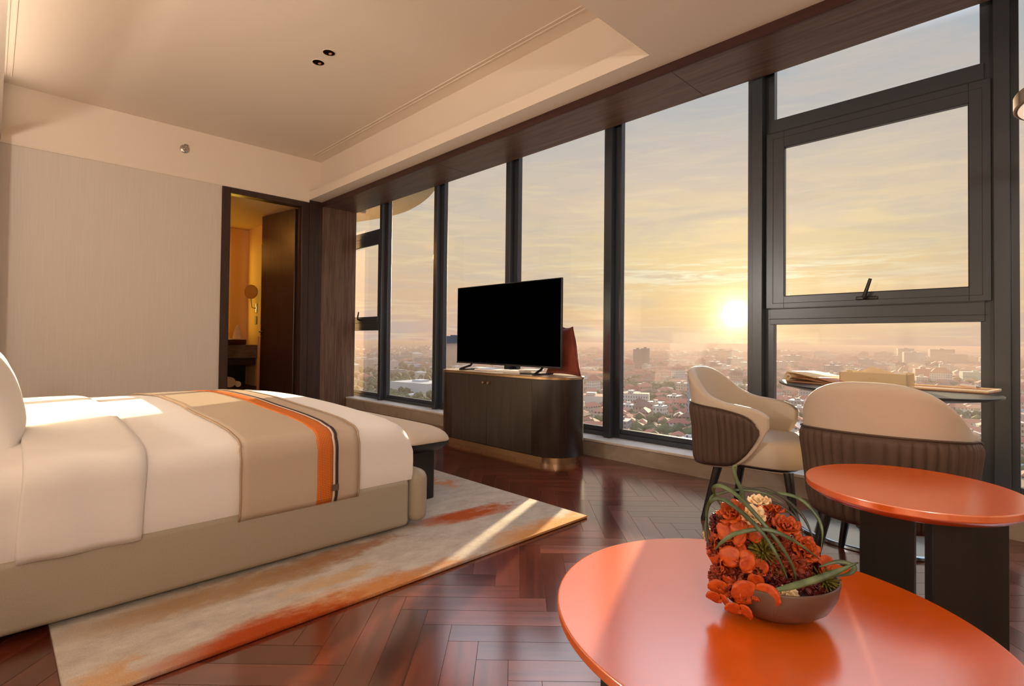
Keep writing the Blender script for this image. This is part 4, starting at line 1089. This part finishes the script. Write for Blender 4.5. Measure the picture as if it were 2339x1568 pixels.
def mk(name, V, F, MI, mats_, loc):
    me = bpy.data.meshes.new(name); me.from_pydata(V, [], F)
    for m in mats_: me.materials.append(m)
    for p, mi in zip(me.polygons, MI): p.material_index = mi
    o = bpy.data.objects.new(name, me); o.location = loc; link(o); return o
crnd = random.Random(21)
KINDS = ('villa', 'row_house', 'apartment_block', 'warehouse')
RN = ('red tiled', 'orange tiled', 'grey', 'blue', 'brown tiled', 'pale'); WN = ('cream', 'white', 'grey', 'pink')
variants = []
for kind, wi, ri in ((0, 0, 0), (0, 1, 1), (1, 0, 1), (1, 1, 0), (2, 1, 5), (2, 2, 2), (2, 0, 5), (3, 2, 3), (3, 1, 5), (1, 3, 4), (0, 3, 4)):
    V, F, MI = [], [], []; house(kind, V, F, MI, 0, 0, 0, crnd); variants.append((kind, wi, ri, V, F, MI))
vmesh = []
for kind, wi, ri, V, F, MI in variants:
    me = bpy.data.meshes.new(KINDS[kind]); me.from_pydata(V, [], F); me.materials.append(WM[wi]); me.materials.append(RM[ri])
    for p, mi in zip(me.polygons, MI): p.material_index = mi
    vmesh.append(me)
def city_dir(r, az): return CX+r*math.sin(az), -CD+r*math.cos(az)
spots = []
r = 275.0
while r < 11000:
    step = 17.5 if r < 700 else 17.5*(r/700)**.92
    a0, a1 = math.radians(-74), math.radians(12)
    na = int((a1-a0)*r/(step*1.12))
    for i in range(na):
        az = a0+(a1-a0)*(i+crnd.uniform(.1, .9))/na; rr = r+crnd.uniform(-.35, .35)*step
        spots.append((rr, az, step/21))
    r += step*.92
# open fields and parks
def openland(x, y, r, az):
    if az < math.radians(-48) and 420 < r < 1150: return crnd.random() < .93
    if az < math.radians(-48) and 1150 <= r < 2200: return crnd.random() < .45
    if math.radians(-40) < az < math.radians(-18) and 700 < r < 800: return crnd.random() < .9
    return crnd.random() < .12+.10*math.sin(x*.01)*math.cos(y*.012)
spots = [s_ for s_ in spots if not openland(*city_dir(s_[0], s_[1]), s_[0], s_[1])]
spots.sort(key=lambda s_: s_[0])
near_ = spots[:250]; far_ = spots[250:]
# landmarks are kept clear
def weighted(az):
    w_ = [6, 6, 5, 5, .7, .5, .7, 1, 1.5, 3, 3.5]
    if az < math.radians(-50): w_ = [1, 1, 2, 1, 2, 2, 1, 6, 6, 1, 1]
    return crnd.choices(range(len(vmesh)), w_)[0]
PEDGE = [math.atan((px-1169.5)/1209.7)-yaw for px in (868, 1000, 1155, 1383, 1718, 2262)]
PANES = ('the leftmost pane', 'the second pane', 'the television pane', 'the cushion pane', 'the tall sun pane', 'the opening window', 'the rightmost pane')
for rr, az, sc in near_:
    x, y = city_dir(rr, az); vi = weighted(az); kind, wi, ri = variants[vi][:3]
    o = bpy.data.objects.new(KINDS[kind], vmesh[vi]); o.location = (x, y, GZ); o.rotation_euler = (0, 0, crnd.choice((0, PI/2))+.35+crnd.uniform(-.12, .12))
    q = crnd.uniform(.72, .95); o.scale = (q, q, q); link(o)
    pi_ = sum(az > e for e in PEDGE); pane = PANES[pi_]; ed = [PEDGE[0]-.08]+PEDGE+[PEDGE[-1]+.15]
    side = ('far left', 'left', 'middle', 'right', 'far right')[max(0, min(4, int(5*(az-ed[pi_])/(ed[pi_+1]-ed[pi_]))))]
    row_ = ('nearest', 'lower', 'middle', 'upper', 'farthest')[min(4, int((rr-265)/24))]
    tag(o, '%s %s, %s roof, %s rows, %s part of %s' % (WN[wi], KINDS[kind].replace('_', ' '), RN[ri].replace('tiled', '').strip(), row_, side, pane), 'building', '%s %ss with %s roofs, %s rows, %s part of %s' % (WN[wi], KINDS[kind].replace('_', ' '), RN[ri], row_, side, pane))
V, F, MI = [], [], []
allm = WM+RM
for rr, az, sc in far_:
    x, y = city_dir(rr, az); vi = weighted(az); kind, wi, ri, v0, f0, m0 = variants[vi]
    an = crnd.choice((0, PI/2))+.35+crnd.uniform(-.15, .15)+math.sin(x*.002)*.5; ca, sa = math.cos(an), math.sin(an); i = len(V)
    g = sc*crnd.uniform(.8, 1.15); gz = sc**.6*crnd.uniform(.7, 1.25)*(2.2 if crnd.random() < .02 else 1)
    V += [(x+(p[0]*ca-p[1]*sa)*g, y+(p[0]*sa+p[1]*ca)*g, min(p[2]*gz, 40 if rr < 3000 else 24)) for p in v0]
    F += [tuple(k+i for k in f) for f in f0]; MI += [wi if m_ == 0 else 4+ri for m_ in m0]
fc = mk('distant_city_buildings', V, F, MI, allm, (0, 0, GZ)); tag(fc, 'mass of small distant buildings stretching to the hazy horizon', 'city', None, 'stuff')
# trees between the houses: one mass of crowns
V, F = [], []
ico = bmesh.new(); bmesh.ops.create_icosphere(ico, subdivisions=1, radius=1); iv = [v.co.copy() for v in ico.verts]; jf = [tuple(v.index for v in f.verts) for f in ico.faces]; ico.free()
for k in range(5200):
    rr = 290*(3200/290)**(crnd.random()**1.1); az = math.radians(crnd.uniform(-74, 12))
    if az < math.radians(-48) and crnd.random() < .35: pass
    if crnd.random() < .35: az = math.radians(crnd.choice((-58, -37, -33, -30, -21, -8))+crnd.gauss(0, 1.2)); rr = crnd.choice((330, 360, 560, 600, 740, 760, 900))*crnd.uniform(.97, 1.03)
    x, y = city_dir(rr, az); s_ = crnd.uniform(2.5, 5.5)*max(1, rr/700)**.7; i = len(V)
    V += [(x+v.x*s_*crnd.uniform(.8, 1.2), y+v.y*s_*crnd.uniform(.8, 1.2), min(14, s_*.9)+v.z*min(s_, 12)*crnd.uniform(.8, 1.1)) for v in iv]; F += [tuple(q+i for q in f) for f in jf]
tr = meshobj('city_tree_canopy', V, F, mat('city_trees', rough=.9, spec=.1, build=noisy(srgb(46, 55, 38), srgb(72, 77, 55), (.3, .3, .3), 1)), None, smooth=True, loc=(0, 0, GZ)); tag(tr, 'dark green tree crowns scattered between the houses of the city', 'trees', None, 'stuff')
# roads and the elevated railway line
def ribbon(name, p0, p1, wd, z_, m, label, cat, h=0):
    a, b_ = Vector((*city_dir(*p0), 0)), Vector((*city_dir(*p1), 0)); d = (b_-a).normalized(); n_ = Vector((-d.y, d.x, 0))*wd/2
    bm = bmesh.new(); Q = [a-n_, b_-n_, b_+n_, a+n_]
    lo = [bm.verts.new((q.x, q.y, z_-h)) for q in Q]; hi_ = [bm.verts.new((q.x, q.y, z_)) for q in Q]
    bm.faces.new(hi_); bm.faces.new(lo[::-1])
    for i in range(4): bm.faces.new((lo[i], lo[(i+1) % 4], hi_[(i+1) % 4], hi_[i]))
    o = bmobj(name, bm, m); o.location = (0, 0, GZ); tag(o, label, cat); return o
asph = mat('asphalt', srgb(112, 104, 100), .8); conc = mat('viaduct_concrete', srgb(162, 151, 140), .8)
D = math.radians
ribbon('road', (560, D(-42)), (700, D(-16)), 14, .15, asph, 'grey road running behind the red roofed villas', 'road', .14)
ribbon('viaduct', (1900, D(-26)), (1500, D(3)), 22, 11, conc, 'long pale elevated viaduct across the city on the right', 'viaduct', 11)
ribbon('road', (300, D(-34)), (900, D(-27)), 11, .12, asph, 'grey street running away between the nearest houses', 'road', .11)
# landmarks
def block(name, rr, azd, w_, d, h, m, roofm, label, cat='building', an=0.3, extra=None):
    x, y = city_dir(rr, D(azd)); V, F, MI = [], [], []; hip(V, F, MI, 0, 0, w_, d, 0, h, 0, an, 0, 1)
    if extra: extra(V, F, MI)
    o = mk(name, V, F, MI, [m, roofm], (x, y, GZ)); tag(o, label, cat); return o
def azpx(px): return math.degrees(math.atan((px-1169.5)/1209.7))-45.44
tw = wallm('tower_wall', srgb(118, 112, 111), srgb(73, 73, 79), 4, 3.6); tw2 = wallm('dark_tower_wall', srgb(84, 88, 98), srgb(52, 58, 69), 4.5, 3.6)
block('apartment_tower', 1100, azpx(1457), 15, 13, 50, tw, RM[2], 'left slab of the pair of grey apartment towers in the middle window')
block('apartment_tower', 1115, azpx(1474), 15, 13, 52, tw, RM[2], 'right slab of the pair of grey apartment towers in the middle window')
block('office_tower', 1250, azpx(1037), 46, 34, 74, tw2, RM[2], 'tall blue grey tower rising left of the television')
block('office_building', 1700, azpx(2087), 44, 26, 46, wallm('white_slab_wall', srgb(183, 172, 159), srgb(162, 152, 142), 5, 4), RM[5], 'pale slab building in the right window beyond the letter box')
block('office_building', 2300, azpx(2068), 46, 30, 52, WM[0], RM[5], 'distant cream block left of the pale slab building')
block('office_building', 2100, azpx(2150), 60, 30, 52, WM[3], RM[5], 'distant pinkish block right of the pale slab building')
block('red_building', 1080, azpx(2107), 22, 20, 26, mat('pink_red_wall', srgb(141, 67, 67), .7), RM[0], 'plain pink red block in the right window')
block('teal_building', 1120, azpx(2228), 36, 22, 22, mat('teal_wall', srgb(83, 130, 123), .7), RM[5], 'teal block near the right window mullion')
block('office_building', 430, azpx(1604), 17, 14, 38, wallm('blue_office_wall', srgb(142, 151, 161), srgb(80, 99, 116), 3, 3.2), RM[5], 'pale blue office block behind the left armchair', an=.9)
block('apartment_block', 520, azpx(1442), 34, 14, 15, WM[1], RM[1], 'long white apartment block in front of the twin towers', an=.5)
block('market_hall', 520, azpx(1352), 44, 26, 12, mat('white_hall_wall', srgb(181, 176, 170), .7), RM[0], 'white walled hall with dark red roof right of the cabinet', an=.5)
block('stadium_hall', 640, azpx(962), 60, 40, 14, mat('pale_blue_hall', srgb(165, 169, 173), .6), RM[5], 'white hall building low in the second window', an=.2)
# haze over the city
hb_ = bmesh.new(); addbox(hb_, -16000, 16000, 120, 30000, -64, -4)

me = bpy.data.meshes.new('city_haze'); hb_.to_mesh(me); hb_.free(); hz = bpy.data.objects.new('city_haze', me); link(hz)
hm = bpy.data.materials.new('haze_volume'); hm.use_nodes = True; t = N(hm.node_tree); t.n.clear()
vs = t.new('ShaderNodeVolumeScatter'); vs.inputs['Density'].default_value = .00012; vs.inputs['Color'].default_value = (1, .80, .74, 1); vs.inputs['Anisotropy'].default_value = .35
va = t.new('ShaderNodeVolumeAbsorption'); va.inputs['Density'].default_value = .00058; va.inputs['Color'].default_value = (.08, .04, 0, 1)
vad = t.new('ShaderNodeAddShader'); t.link(vs.outputs[0], vad.inputs[0]); t.link(va.outputs[0], vad.inputs[1]); vs = vad
oo = t.new('ShaderNodeOutputMaterial'); t.link(vs.outputs[0], oo.inputs['Volume']); me.materials.append(hm)
tag(hz, 'warm evening haze lying over the distant city', 'haze', None, 'stuff')
